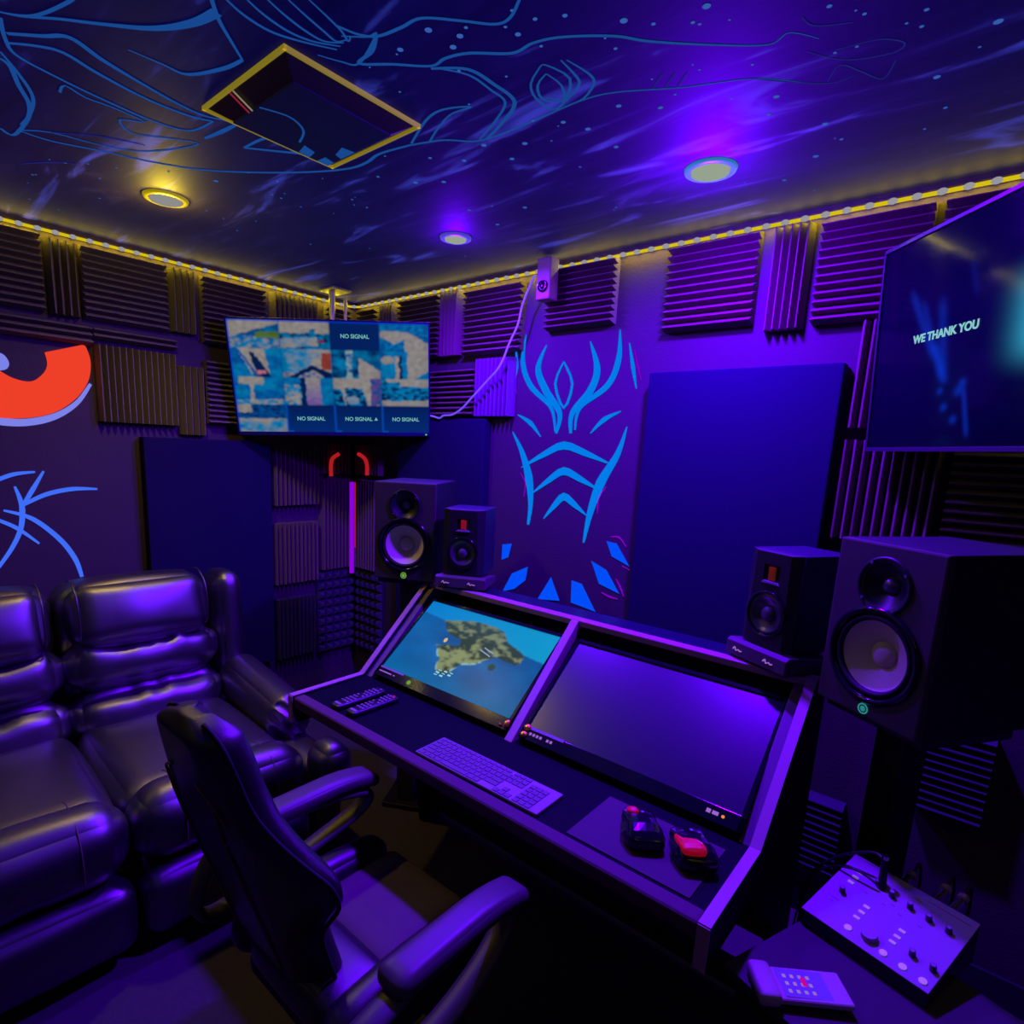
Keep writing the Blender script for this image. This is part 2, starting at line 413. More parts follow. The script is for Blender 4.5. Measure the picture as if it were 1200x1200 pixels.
# ------------------------------------------------------------------ painted strokes
def stroke(bm, pts, widths, surf, n=8, up=.002, mi=0, closed=False):
    """flat brush stroke: pts are points on the surface; surf = outward normal"""
    P = catmull(pts, n) if n else [Vector(p) for p in pts]
    N = Vector(surf); W = widths if isinstance(widths, (list, tuple)) else [widths, widths]
    Lr, Rr = [], []
    for i, p in enumerate(P):
        d = (P[min(i+1, len(P)-1)]-P[max(i-1, 0)]).normalized(); s = d.cross(N)
        x = i/(len(P)-1)*(len(W)-1); k = min(int(x), len(W)-2); w = (W[k]*(1-(x-k))+W[k+1]*(x-k))/2
        Lr.append(p+s*w+N*up); Rr.append(p-s*w+N*up)
    A = [bm.verts.new(v) for v in Lr]; B = [bm.verts.new(v) for v in Rr]
    for i in range(len(A)-1):
        f = bm.faces.new((A[i], B[i], B[i+1], A[i+1])); f.material_index = mi
        f.normal_update()
        if f.normal.dot(N) < 0: f.normal_flip()
def shard(bm, pts, surf, up=.002, mi=0):
    N = Vector(surf); f = bm.faces.new([bm.verts.new(Vector(p)+N*up) for p in pts]); f.material_index = mi
    f.normal_update()
    if f.normal.dot(N) < 0: f.normal_flip()
def fw(a, b): return ony(a, b, 0)
def lw(a, b): return onx(a, b, 0)
def cl(a, b): return onz(a, b, ZC)
FN, LN, CN = (0, -1, 0), (1, 0, 0), (0, 0, -1)

# generic neon ornament on the front wall (abstract strokes only)
bm = bmesh.new()
def S(pts, w, mi=0, n=8): stroke(bm, [fw(*p) for p in pts], [x*.0045 for x in w], FN, n=n, mi=mi)
S([(617, 392), (613, 424), (622, 452), (646, 478), (651, 506)], [1, 6, 6, 4, 2])
S([(641, 404), (631, 432), (640, 458), (656, 484), (652, 508)], [1, 7, 8, 6, 3])
S([(692, 400), (700, 432), (692, 458), (671, 484), (669, 508)], [1, 7, 8, 6, 3])
S([(727, 386), (725, 422), (712, 452), (680, 478), (674, 504)], [1, 6, 6, 4, 2])
S([(738, 402), (742, 430), (746, 456)], [1, 4, 1]); S([(604, 402), (606, 430), (600, 458)], [1, 4, 1])
S([(661, 424), (651, 450), (661, 478), (671, 450), (661, 424)], [2, 3, 3, 3, 2], n=3)
for k in range(3):
    y = 522+k*30; w = 50-k*13
    S([(661-w, y+26), (661-w*.45, y+10), (661, y), (661+w*.5, y+9), (661+w*1.1, y+22)], [1, 6, 8, 6, 1], n=3)
S([(601, 506), (612, 530), (620, 560), (622, 590), (619, 615)], [1, 6, 10, 6, 3]); S([(735, 500), (724, 532), (704, 566), (692, 600), (684, 636)], [1, 6, 10, 7, 2])
S([(607, 486), (622, 496), (634, 512)], [1, 5, 1]); S([(728, 482), (708, 492), (692, 508)], [1, 5, 1])
for q in (((589, 638), (600, 637), (596, 653), (588, 656)), ((589, 693), (600, 672), (619, 664), (616, 680), (603, 690)), ((630, 702), (646, 676), (656, 704)),
          ((669, 706), (670, 680), (682, 684), (698, 717)), ((693, 657), (711, 668), (726, 696), (702, 684)), ((711, 634), (723, 637), (738, 664), (717, 652))):
    shard(bm, [fw(*p) for p in q], FN, mi=1)
for q in (((606, 432), (603, 446), (606, 461)), ((744, 410), (748, 430), (752, 446)), ((610, 554), (616, 566), (614, 582)), ((711, 570), (702, 584), (700, 602)),
          ((716, 629), (726, 630), (734, 641)), ((722, 678), (727, 688), (731, 699)), ((729, 663), (738, 668)), ((705, 694), (714, 699), (724, 702))):
    stroke(bm, [fw(*p) for p in q], [.004, .009, .004], FN, n=0 if len(q) == 2 else 6, mi=2)
tag(recentre(to_obj('wall_painting', bm, [M['g_blue'], M['g_blue2'], M['g_mag']])), 'glowing blue neon-paint ornament with shards on the front wall above the desk', 'wall painting')

# red crescent on the left wall
bm = bmesh.new()
outer = [(-30, 480), (-5, 489), (30, 490), (62, 484), (88, 468), (103, 447), (106, 425), (101, 408), (97, 404)]
inner = [(-30, 420), (-5, 432), (15, 443), (36, 447), (50, 438), (55, 427), (52, 413)]
O = catmull([lw(*p) for p in outer], 6); I = catmull([lw(*p) for p in inner], 8)
I = [I[min(len(I)-1, round(i*(len(I)-1)/(len(O)-1)))] for i in range(len(O))]
A = [bm.verts.new(p+Vector(LN)*.003) for p in O]; B = [bm.verts.new(p+Vector(LN)*.003) for p in I]
for i in range(len(A)-1):
    try: bm.faces.new((A[i], A[i+1], B[i+1], B[i]))
    except ValueError: pass
bmesh.ops.remove_doubles(bm, verts=bm.verts[:], dist=1e-5)
for f in bm.faces:
    f.normal_update()
    if f.normal.x < 0: f.normal_flip()
stroke(bm, [lw(*p) for p in ((-30, 485), (-5, 493), (30, 495), (64, 488), (90, 472), (106, 450))], [.03, .03, .028, .02, .012], LN, mi=1)
shard(bm, catmull([lw(*p) for p in ((-8, 414), (3, 415), (10, 424), (9, 431), (2, 434), (-8, 432))], 4, True), LN, up=.004, mi=1)
tag(recentre(to_obj('wall_painting', bm, [M['g_redp'], M['g_lav']])), 'thick red painted crescent with lavender rim on the left wall', 'wall painting')
bm = bmesh.new()
for pts, w in (([(-12, 566), (15, 556), (41, 553)], [.016, .016, .008]), ([(17, 570), (23, 584), (26, 598), (24, 620), (14, 642), (-4, 668)], [.008, .016, .02, .018, .016, .012]),
               ([(51, 552), (38, 574), (27, 592)], [.008, .018, .014]), ([(28, 591), (55, 579), (85, 573), (114, 573)], [.014, .018, .018, .008]),
               ([(4, 598), (38, 608), (70, 632), (88, 655), (96, 676)], [.008, .018, .02, .02, .014]), ([(-12, 606), (18, 618), (46, 637)], [.012, .016, .008])):
    stroke(bm, [lw(*p) for p in pts], w, LN)
tag(recentre(to_obj('wall_painting', bm, M['g_sky'])), 'loose bright blue brush marks on the left wall above the sofa', 'wall painting')

# ceiling line painting (abstract flowing outlines)
bm = bmesh.new()
def K(pts, w=5, mi=0, n=6): 
    W = w if isinstance(w, (list, tuple)) else [w*.5, w, w, w*.6]
    P = [cl(*p) for p in pts]; mid = P[len(P)//2]; dist = (mid-CAM).length
    sc = dist/F_PX*.66
    stroke(bm, P, [x*sc for x in W], CN, n=n, mi=mi, up=.0005)
K([(-20, 8), (20, 18), (70, 22), (120, 28), (180, 33), (225, 27), (254, 14)], [2, 4, 5, 6, 9, 12, 14]); K([(0, 14), (40, 18), (80, 2), (95, -12)], 5)
K([(246, -8), (256, 22), (272, 50), (284, 70)], [5, 5, 4, 3]); K([(284, 70), (262, 80), (220, 87), (190, 75), (150, 58)], [5, 7, 6, 3, 2])
K([(0, 20), (6, 45), (20, 65), (70, 92), (120, 116), (180, 142), (222, 153), (250, 142)], [4, 4, 4, 4, 4, 4, 4, 3])
K([(8, 39), (50, 42), (82, 44), (120, 70), (170, 100), (215, 125), (245, 137), (290, 147), (340, 172), (388, 192)], [5, 6, 7, 7, 5, 5, 4, 4, 4, 4])
K([(8, 50), (45, 54), (75, 62), (115, 86), (170, 115), (220, 135), (250, 142)], [4, 5, 6, 6, 5, 5, 4])
K([(70, 108), (76, 100), (100, 114), (130, 125), (170, 143), (140, 140), (155, 156), (190, 161), (233, 168), (200, 175), (160, 177), (110, 168), (60, 155), (20, 152)], [3]*6, n=3)
K([(20, 152), (60, 165), (120, 177), (180, 190), (240, 199), (310, 202), (370, 201), (410, 197), (430, 190), (445, 180), (480, 170)], [3, 4, 4, 5, 5, 5, 4])
K([(0, 68), (12, 78), (22, 100), (34, 122), (32, 140), (16, 158), (0, 150)], [4, 5, 5, 5, 4]); K([(0, 60), (20, 84), (38, 112), (36, 132), (24, 146)], 4)
K([(240, 162), (260, 154), (278, 145)], [5, 8, 5]); K([(286, 173), (310, 162), (328, 165), (345, 177), (356, 180), (286, 173)], [4, 7, 8, 5], n=4)
for k in range(5):
    K([(258+k*24, -8), (284+k*24, 16), (316+k*21, 36), (352+k*14, 48), (395+k*4, 58-k*4)], 4.5-k*.3)
K([(372, 64), (400, 72), (421, 74), (441, 40), (430, 43), (400, 42)], 4, n=4); K([(395, 30), (420, 40), (443, 42), (470, 32), (494, 21), (540, 24), (580, 28), (598, 20), (610, -4)], [4, 5, 6, 5, 5, 5, 4])
K([(441, 42), (436, 60), (421, 74), (460, 75), (505, 77), (522, 68), (550, 62), (600, 62), (625, 50), (660, 43), (720, 42), (760, 48), (830, 52), (900, 52), (925, 38), (960, 45)], [5, 6, 6, 5, 6, 6, 5, 5, 5, 3, 2, 1])
K([(505, 80), (548, 81), (578, 98), (603, 119), (590, 142), (570, 163)], [5, 6, 6, 6, 4]); K([(515, 80), (550, 88), (575, 105), (592, 120), (580, 142), (562, 163)], [3, 4, 4, 4, 3])
K([(482, 168), (500, 140), (520, 128), (552, 125), (528, 134), (512, 152), (504, 165)], [4, 5, 4, 3, 4]); K([(480, 170), (520, 164), (560, 165), (600, 152), (640, 135), (680, 118), (720, 108), (800, 102), (880, 92), (940, 96)], [5, 5, 4, 4, 3, 3, 2, 1])
for a in ([(633, 78), (640, 76), (668, 92), (662, 118), (648, 128), (628, 115), (622, 98), (633, 78)], [(640, 86), (658, 100), (660, 118), (636, 116), (630, 100), (640, 86)], [(657, 70), (676, 90), (678, 100), (664, 118)], [(664, 70), (690, 86), (696, 98), (684, 115), (668, 122)], [(637, 114), (657, 116)]):
    K(a, 4, n=0 if len(a) == 2 else 3)
for k in range(3): K([(764+k*14, 104), (772+k*14, 92), (778+k*14, 84)], 2.2, mi=1)
for a in ([(945, 60), (990, 70), (1045, 62), (1060, 50), (1030, 46), (980, 58)], [(970, 95), (985, 76), (1010, 84), (1035, 92), (1050, 70)], [(880, 92), (930, 96), (975, 97), (1000, 88)], [(940, 20), (955, 30), (1000, 26)]):
    K(a, 2.2, mi=1, n=4)
K([(60, 155), (120, 160), (170, 170)], 3, mi=1); K([(24, 192), (60, 190), (90, 192)], 3, mi=1)
tag(recentre(to_obj('ceiling_painting', bm, [M['g_ceil'], M['g_ceil2']])), 'glowing blue outline painting spread across the dark ceiling', 'ceiling painting')
# small painted stars
bm = bmesh.new(); rs = random.Random(4)
stars = [(502, 35), (469, 58), (531, 55), (539, 42), (607, 40), (627, 22), (662, 18), (731, 24), (567, 170), (615, 168), (504, 185), (544, 188), (600, 186), (660, 143), (689, 151), (774, 126), (725, 124), (722, 172), (443, 207), (487, 214), (520, 213),
         (430, 243), (615, 243), (583, 263), (550, 246), (722, 243), (828, 7), (972, 7), (1170, 25), (1098, 90), (1108, 126), (901, 134), (910, 113), (919, 211), (967, 145), (956, 183), (986, 163), (1086, 11), (253, 212), (325, 212), (319, 228), (378, 209),
         (242, 247), (262, 256), (278, 270), (300, 259), (364, 286), (322, 298), (152, 217), (58, 187), (545, 300), (588, 300), (710, 305), (433, 291), (855, 23), (1003, 12), (600, 12), (820, 28), (812, 26)]
stars += [(rs.uniform(420, 1150), rs.uniform(5, 260)) for _ in range(45)] + [(rs.uniform(20, 420), rs.uniform(185, 300)) for _ in range(25)]
for i, (a, b) in enumerate(stars):
    p = cl(a, b); r = (.0062 if i < 40 else .0034)*(.7+.6*rs.random())
    if p.x < .05 or p.y > -.05 or p.x > XR: continue
    shard(bm, [p+Vector((r*math.cos(t*PI/4), r*math.sin(t*PI/4), 0)) for t in range(8)], CN, up=.0005)
o = tag(recentre(to_obj('painted_stars', bm, M['g_stark'])), 'tiny pale blue painted stars scattered over the night-sky ceiling', 'painted stars'); stuff(o)

# ------------------------------------------------------------------ LED strip light round the ceiling
ZL = 2.383
strip = thing('led_strip_light', 'glowing yellow strip light running round the room just under the ceiling', 'strip light', (0, 0, ZL))
bm = bmesh.new(); r = .07
path = [Vector((.006, YB+.01, ZL)), Vector((.006, -r, ZL))]+[Vector((.006+r-r*math.cos(a), -r+(r-.006)*math.sin(a), ZL)) for a in (PI/8, PI/4, 3*PI/8)]+[Vector((r, -.006, ZL)), Vector((XR-.006, -.006, ZL)), Vector((XR-.006, YB+.01, ZL)), Vector((.01, YB+.006, ZL))]
for a, b in zip(path, path[1:]):
    d = b-a; n = Vector((-d.y, d.x, 0)).normalized()
    q = [bm.verts.new(v) for v in (a+n*.002+Vector((0, 0, -.0055)), b+n*.002+Vector((0, 0, -.0055)), b+n*.002+Vector((0, 0, .0055)), a+n*.002+Vector((0, 0, .0055)))]
    bm.faces.new(q)
    q2 = [bm.verts.new(v) for v in (a-n*.002+Vector((0, 0, -.0055)), b-n*.002+Vector((0, 0, -.0055)), b-n*.002+Vector((0, 0, .0055)), a-n*.002+Vector((0, 0, .0055)))]
    bm.faces.new(q2[::-1])
    for i in range(4): bm.faces.new((q[i], q2[i], q2[(i+1) % 4], q[(i+1) % 4]))
bmesh.ops.recalc_face_normals(bm, faces=bm.faces[:])
to_obj('tape', bm, M['g_tape'], strip)
S_ = .0591133
dots = [(0.009, -26.743*S_+n*S_) for n in range(-1, 26)]
bulb0 = None
pts = [Vector((.010, y, ZL)) for x, y in dots if y < -.04]
pts += [Vector((.03, -.03, ZL))]
pts += [Vector(((3.46+n)*S_, -.010, ZL)) for n in range(-2, 50) if (3.46+n)*S_ > .05]
for i, p in enumerate(pts[:99]):
    if bulb0 is None:
        bm = bmesh.new(); sph(bm, (0, 0, 0), (.0135, .0135, .0085), 12); bulb0 = to_obj('bulb', bm, M['g_led'], strip, smooth=True, world=False); o = bulb0
    else:
        o = bulb0.copy(); COL.objects.link(o); o.parent = strip
    o.location = p-Vector((0, 0, ZL))
rest = bmesh.new()
for k in range(56): sph(rest, (XR-.010, -.12-k*S_, ZL), (.009, .011, .0065), 8)
for k in range(14): sph(rest, (.010, -26.743*S_-S_*(k+3), ZL), (.009, .011, .0065), 8)
for k in range(60): sph(rest, (.05+k*S_, YB+.010, ZL), (.011, .009, .0065), 8)
stuff(to_obj('bulb_row', rest, M['g_led'], strip))

def light(kind, name, loc, col, power, **kw):
    ld = bpy.data.lights.new(name, kind); ld.color = col; ld.energy = power
    o = bpy.data.objects.new(name, ld); COL.objects.link(o); o.location = loc
    for k, v in kw.items(): setattr(ld, k, v)
    return o
YEL = (1, .80, .02); VIO = (.105, .0, 1.0)
def strip_area(name, c, length, direction, power, along):
    o = light('AREA', name, c, YEL, power, shape='RECTANGLE', size=length, size_y=.012)
    z = -Vector(direction).normalized(); x = Vector(along).normalized(); y = z.cross(x)
    o.matrix_world = Matrix.Translation(c) @ Matrix(((x.x, y.x, z.x), (x.y, y.y, z.y), (x.z, y.z, z.z))).to_4x4()
    o.visible_camera = False
    return o
PW = 1.5
for nm, c, ln, out, al in (('left', (0, YB/2, ZL), -YB-.1, (1, 0, 0), (0, 1, 0)), ('front', (XR/2, 0, ZL), XR-.1, (0, -1, 0), (1, 0, 0)),
                           ('right', (XR, YB/2, ZL), -YB-.1, (-1, 0, 0), (0, 1, 0)), ('back', (XR/2, YB, ZL), XR-.1, (0, 1, 0), (1, 0, 0))):
    o3 = Vector(out); PW = 1.2 if nm in ('left', 'front') else .2
    strip_area('strip_glow_out_'+nm, Vector(c)+o3*.016, ln, o3+Vector((0, 0, -.3)), .8*PW, al)
    strip_area('strip_glow_down_'+nm, Vector(c)+o3*.03, ln, Vector((0, 0, -1))-o3*.5, 4.6*PW, al)
    strip_area('strip_glow_up_'+nm, Vector(c)+o3*.016-Vector((0, 0, .004)), ln, Vector((0, 0, 1))+o3*.6, .55*PW, al)

# ------------------------------------------------------------------ ceiling lamps
def downlight(x, y, label, lens, ring, r=.052, group='round ceiling lamps'):
    t = thing('ceiling_downlight', label, 'ceiling lamp', (x, y, ZC), group=group)
    rot = Matrix.Translation((x, y, ZC)) @ Matrix.Rotation(PI/2, 4, 'X')     # lathe axis -Y -> down
    bm = bmesh.new(); lathe(bm, [(r+.002, .0), (r+.020, .001), (r+.017, .008), (r+.006, .011), (r, .006)], 40, rot)
    to_obj('trim_ring', bm, ring, t, smooth=True)
    bm = bmesh.new(); lathe(bm, [(r, .004), (r*.98, .012), (r*.6, .018), (0, .020)], 40, rot)
    to_obj('lens', bm, lens, t, smooth=True)
    return t
ringy = mat('lamp_ring_yellow', (.10, .08, .02), .4, emit=(.32, .24, .0), es=.9)
ringv = mat('lamp_ring_violet', (.03, .03, .04), .4, emit=(.06, .06, .55), es=.8)
ringt = mat('lamp_ring_teal', (.03, .04, .04), .4, emit=(.02, .20, .42), es=.8)
L1 = (.690, -1.305); L2 = (1.262, -.463); L3 = (2.249, -.452)
downlight(*L1, 'round ceiling lamp with yellow rim on the left of the ceiling', M['g_lampw'], ringy)
downlight(*L2, 'small violet-glowing ceiling lamp near the room corner', M['g_lampv'], ringv, .042)
downlight(*L3, 'brightest violet-glowing ceiling lamp above the right monitor', M['g_lampv'], ringt, .052)
def lamp(name, xy, col, power, spread=PI*.9, drop=.05, rad=.045):
    o = light('POINT', name, (xy[0], xy[1], ZC-drop), col, power, shadow_soft_size=rad); o.visible_camera = False; return o
def down(name, xy, col, power, size=.09, spread=3.0, drop=.024):
    o = light('AREA', name, (xy[0], xy[1], ZC-drop), col, power, shape='DISK', size=size, spread=spread); o.visible_camera = False; return o
lamp('lamp_halo_yellow', L1, (1, .72, .03), 4.0, drop=.05, rad=.04)
lamp('lamp_halo_violet_small', L2, (.12, 0, 1), 6, drop=.06, rad=.035)
lamp('lamp_halo_violet_large', L3, (.12, 0, 1), 30, drop=.14, rad=.045)
down('lamp_light_yellow', L1, (1, .66, .04), 3.6, spread=2.2)
down('lamp_light_violet_small', L2, VIO, 56, .08)
down('lamp_light_violet_large', L3, VIO, 98, .10)
# blue fill lamps added behind the viewpoint for ambient light
for i, (x, y, c, pw) in enumerate(((2.25, -2.55, (.0, .0, 1), 1.2), (.95, -2.75, (.0, .0, 1), 1.0))):
    downlight(x, y, ('added blue fill lamp at the back of the room towards the right wall', 'added blue fill lamp at the back of the room towards the left wall')[i], M['g_lampv'], ringv)
    lamp('fill_light_rear', (x, y), c, pw)

# square vent in the ceiling
vt = thing('ceiling_vent', 'square ceiling vent with yellow-lit edges hanging under the painted ceiling', 'ceiling vent', (1.565, -1.29, ZC))
cx, cy_, hs = 1.565, -1.292, .187
vb = mat('vent_brown_paint', (.06, .045, .03), .6); vl = mat('vent_edge_painted_light', (.8, .66, .1), .5, emit=(.20, .16, .0), es=.9)  # yellow strip light on the rim put into its colour and emission
bm = bmesh.new()
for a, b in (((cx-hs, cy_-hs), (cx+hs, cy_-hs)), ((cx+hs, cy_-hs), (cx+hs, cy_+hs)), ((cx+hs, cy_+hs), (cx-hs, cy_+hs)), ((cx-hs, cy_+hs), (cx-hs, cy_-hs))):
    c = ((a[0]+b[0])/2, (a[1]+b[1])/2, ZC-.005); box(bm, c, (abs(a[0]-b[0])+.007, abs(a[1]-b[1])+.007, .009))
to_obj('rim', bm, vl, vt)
bm = bmesh.new(); top = [(cx+sx*(hs-.004), cy_+sy*(hs-.004), ZC-.003) for sx, sy in ((-1, -1), (1, -1), (1, 1), (-1, 1))]; h2 = .138
low = [(cx+sx*h2, cy_+sy*h2, ZC-.028) for sx, sy in ((-1, -1), (1, -1), (1, 1), (-1, 1))]
A = [bm.verts.new(p) for p in top]; B = [bm.verts.new(p) for p in low]
for i in range(4): bm.faces.new((A[i], B[i], B[(i+1) % 4], A[(i+1) % 4]))
bmesh.ops.recalc_face_normals(bm, faces=bm.faces[:]); to_obj('sloped_skirt', bm, vb, vt)
bm = bmesh.new(); box(bm, (cx, cy_, ZC-.030), (2*h2, 2*h2, .006), .002); to_obj('plate', bm, mat('vent_plate_paint', (.015, .02, .10), .55), vt)
bm = bmesh.new(); zz = ZC-.0338
def V_(u, v): return Vector((cx+u*h2, cy_+v*h2, zz))
stroke(bm, [V_(-.1, -.98), V_(.05, -.5), V_(-.15, -.1), V_(-.6, .1)], [.006]*4, CN, up=0)
shard(bm, [V_(-.95, .30), V_(-.62, .22), V_(-.7, .5), V_(-.98, .55)], CN, up=0); shard(bm, [V_(-.98, .72), V_(-.7, .74), V_(-.76, .98), V_(-.98, .98)], CN, up=0)
shard(bm, [V_(-.45, .80), V_(-.1, .70), V_(-.05, .97), V_(-.5, .97)], CN, up=0)
to_obj('painted_marks', bm, M['g_ceil'], vt)
bm = bmesh.new(); stroke(bm, [Vector((cx-.06, cy_-hs+.004, ZC-.0065)), Vector((cx-.055, cy_-h2, ZC-.032))], [.008, .008], CN, n=0, up=.003)
to_obj('red_stripe', bm, mat('vent_red_stripe', (.5, .02, .06), .5, emit=(.28, .01, .03), es=.8), vt)
bm = bmesh.new(); stroke(bm, [Vector((cx-.045, cy_-hs+.004, ZC-.0065)), Vector((cx-.040, cy_-h2, ZC-.032))], [.008, .008], CN, n=0, up=.003)
to_obj('pale_stripe', bm, mat('vent_pale_stripe', (.5, .5, .35), .5, emit=(.25, .25, .12), es=.8), vt)

# ------------------------------------------------------------------ small white camera + cable
cm = thing('security_camera', 'small white box camera with round dark lens under the strip light', 'camera', (1.435, -.07, 2.30))
bm = bmesh.new(); box(bm, (1.437, -.086, 2.316), (.070, .060, .165), .006); to_obj('housing', bm, mat('camera_cream', (.30, .32, .14), .5), cm)
bm = bmesh.new(); lathe(bm, [(.024, 0), (.024, .006), (.019, .008), (.017, .003), (.012, .007), (0, .010)], 32, Matrix.Translation((1.437, -.116, 2.285))); to_obj('lens', bm, M['black_gloss'], cm, smooth=True)
bm = bmesh.new(); box(bm, (1.45, -.03, 2.35), (.03, .060, .03), .003); to_obj('bracket', bm, M['black'], cm)
bm = bmesh.new()
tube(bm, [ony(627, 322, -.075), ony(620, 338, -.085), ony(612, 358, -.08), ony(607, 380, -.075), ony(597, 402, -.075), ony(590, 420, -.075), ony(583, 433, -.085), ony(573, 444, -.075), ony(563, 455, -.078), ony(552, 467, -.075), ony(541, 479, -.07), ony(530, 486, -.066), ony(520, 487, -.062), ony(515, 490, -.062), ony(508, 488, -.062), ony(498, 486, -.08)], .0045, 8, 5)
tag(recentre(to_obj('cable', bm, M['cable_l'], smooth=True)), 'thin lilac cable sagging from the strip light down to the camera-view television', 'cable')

# ------------------------------------------------------------------ picture surfaces (colour per vertex on the screen grid)
def picture(name, w, h, nx, ny, fn, mtx, material, parent):
    bm = bmesh.new(); g = [[bm.verts.new(mtx @ Vector((-w/2+w*i/nx, 0, -h/2+h*j/ny))) for i in range(nx+1)] for j in range(ny+1)]
    for j in range(ny):
        for i in range(nx): bm.faces.new((g[j][i], g[j][i+1], g[j+1][i+1], g[j+1][i]))
    me_o = to_obj(name, bm, material, parent, world=False); me = me_o.data
    ca = me.color_attributes.new('picture', 'FLOAT_COLOR', 'POINT')
    for j in range(ny+1):
        for i in range(nx+1): pass
    G = [[fn(i/nx, j/ny) for i in range(nx+1)] for j in range(ny+1)]
    for j in range(ny+1):
        for i in range(nx+1):
            acc = [0, 0, 0]; n_ = 0
            for b in (-1, 0, 1):
                for a in (-1, 0, 1):
                    if 0 <= j+b <= ny and 0 <= i+a <= nx:
                        g_ = G[j+b][i+a]; n_ += 1
                        for k in range(3): acc[k] += g_[k]
            ca.data[j*(nx+1)+i].color = (acc[0]/n_, acc[1]/n_, acc[2]/n_, 1)
    return me_o
def mixc(a, b, t): t = max(0, min(1, t)); return tuple(a[k]*(1-t)+b[k]*t for k in range(3))
def fb(x, y, s=0, o=4): return noise.fractal(Vector((x, y, s)), 1.0, 2.0, o)
GREY, CY, BL, DK = (.235, .215, .20), (.0, .16, .36), (.0, .065, .26), (.0, .010, .06)
def view(c, r, u, v):
    """one surveillance view, u right, v down, both 0..1"""
    s = c*5.3+r*11.7; n = fb(u*3, v*3, s); n2 = fb(u*9, v*9, s+3)
    if r == 0 and c == 0:
        hz = .62-.5*u+.05*n
        if v < hz: return GREY
        col = mixc(BL, CY, .5+n); 
        if .4 < v < .62 and u > .55: return (.07, .13, .02)
        return mixc(col, GREY, 1.4*n2+.15) if v > .55 else mixc(col, DK, .4)
    if r == 0 and c == 1:
        if v < .42+.05*n-(.14 if .6 < u < .72 else 0): return GREY
        if v > .55 and u < .75 and .62 < v+.12*u < .95: return mixc(CY, GREY, .75+n)
        return mixc(CY, DK, .5-n2) if not (abs(u-.82) < .05 and abs(v-.7) < .05) else (.2, .02, .06)
    if r == 0 and c == 3:
        if v < .12: return mixc(BL, CY, .4+n2)
        if v > .3 and ((u-.35)*.9 < v-.1) and not (u < .5 and v > .75-.9*abs(u-.3)): return GREY
        return mixc(BL, CY, .4+n2*1.5)
    if r == 1 and c == 0:
        if abs((u-.15)-.35*v) < .03: return BL
        if abs(u-.52-.25*(v-.5)) < .05+.10*v*v and v > .12: return mixc(DK, (.35, .12, .18), 1 if abs(v-.82) < .07 and abs(u-.58) < .08 else 0)
        return GREY if .12+.3*v < u < .66+.1*v and v < .88 else mixc(BL, CY, .5+n)
    if r == 1 and c == 1:
        if abs(v-.62-.9*abs(u-.6)) < .08+.2*(u > .6)*max(0, u-.6) and v > .45: return DK
        if u > .8 and .1 < v < .7: return (.22, .035, .02)
        return mixc(CY, GREY, 2.2*(u-.22)+n) if v < .8 else mixc(BL, GREY, .5+n2)
    if r == 1 and c == 2:
        if u > .55 and v > .25+1.1*(u-.58): return GREY
        if .3 < u < .42: return mixc(BL, (.2, .3, .3), .6+n2)
        return mixc(DK, CY, .55+n-.5*abs(u-.75)+.3*(v))
    if r == 1 and c == 3:
        if u > .55 and (u-.55) < 1.1*(1.1-v): return GREY
        if abs(u-.38) < .07 and .15 < v: return GREY if u < .4 else DK
        if (u-.15)**2+(v-.3)**2 < .02: return GREY
        return mixc(BL, CY, .7+n)
    if r == 2 and c == 0:
        if v < .25 and .1 < u < .6: return GREY
        if .15 < v < .9 and abs(u-.35) < .04: return GREY
        if v > .8: return mixc(CY, GREY, .5+2*n2)
        return mixc(CY, BL, .4+u*.3-n)
    if r == 2 and c == 1:
        if u < .32 and v > .25: return mixc(GREY, CY, .5+n2*2)
        if .45 < u < .75: return mixc(GREY, (.14, .08, .28), v*1.1)
        if .34 < u < .44: return DK
        return mixc(BL, CY, .6+n)
    if r == 2 and c == 2:
        if u > .78-.0*v and v < 1: return mixc(BL, (.12, .04, .16), .4+n2)
        if v < .35 or (u < .25 and u > .1+.15*v) or u > .55+.15*v: return GREY
        return mixc(DK, CY, .4+n2*2) if (u-.4)**2+(v-.78)**2 > .02 else mixc(CY, GREY, .6)
    if r == 2 and c == 3:
        if v < .25 and u > .1 and not (v > .1 and u < .4): return GREY
        if v > .78: return GREY
        return mixc(DK, CY, .55+n2*1.6)
    if r == 3 and c == 0:
        if v < .28 and u < .3: return GREY
        if v < .5: return mixc(BL, DK, .4+n2)
        return mixc(CY, GREY, .5+n*1.2) if v > .5 else DK
    return (.0, .014, .10)
def cctv(u, v):
    v = 1-v; c = min(3, int(u*4)); r = min(3, int(v*4)); uu, vv = u*4-c, v*4-r
    if u < .008 or v < .014: return (.0, .03, .45)
    if (r == 0 and c == 2) or (r == 3 and c > 0):
        if r == 3 and uu < .02: return (.0, .06, .40)
        if r == 3 and vv > .95 and uu < .13: return (.0, .08, .42)
        return mixc((.0, .012, .085), (.0, .022, .15), vv if r == 3 else .2)
    if uu < .012: return BL
    uu += .035*fb(u*22, v*18, 2); vv += .04*fb(u*20, v*24, 8)
    q = view(c, r, uu, vv); k = 1-.35*max(0, abs((u*4-c)-.5)*2-.6)-.25*max(0, (v*4-r)-.8); return tuple(max(0, z*k*(1+.25*fb(u*40, v*30, 6))) for z in q)

vcm = vc_mat('screen_picture', 1.0, rough=.25)
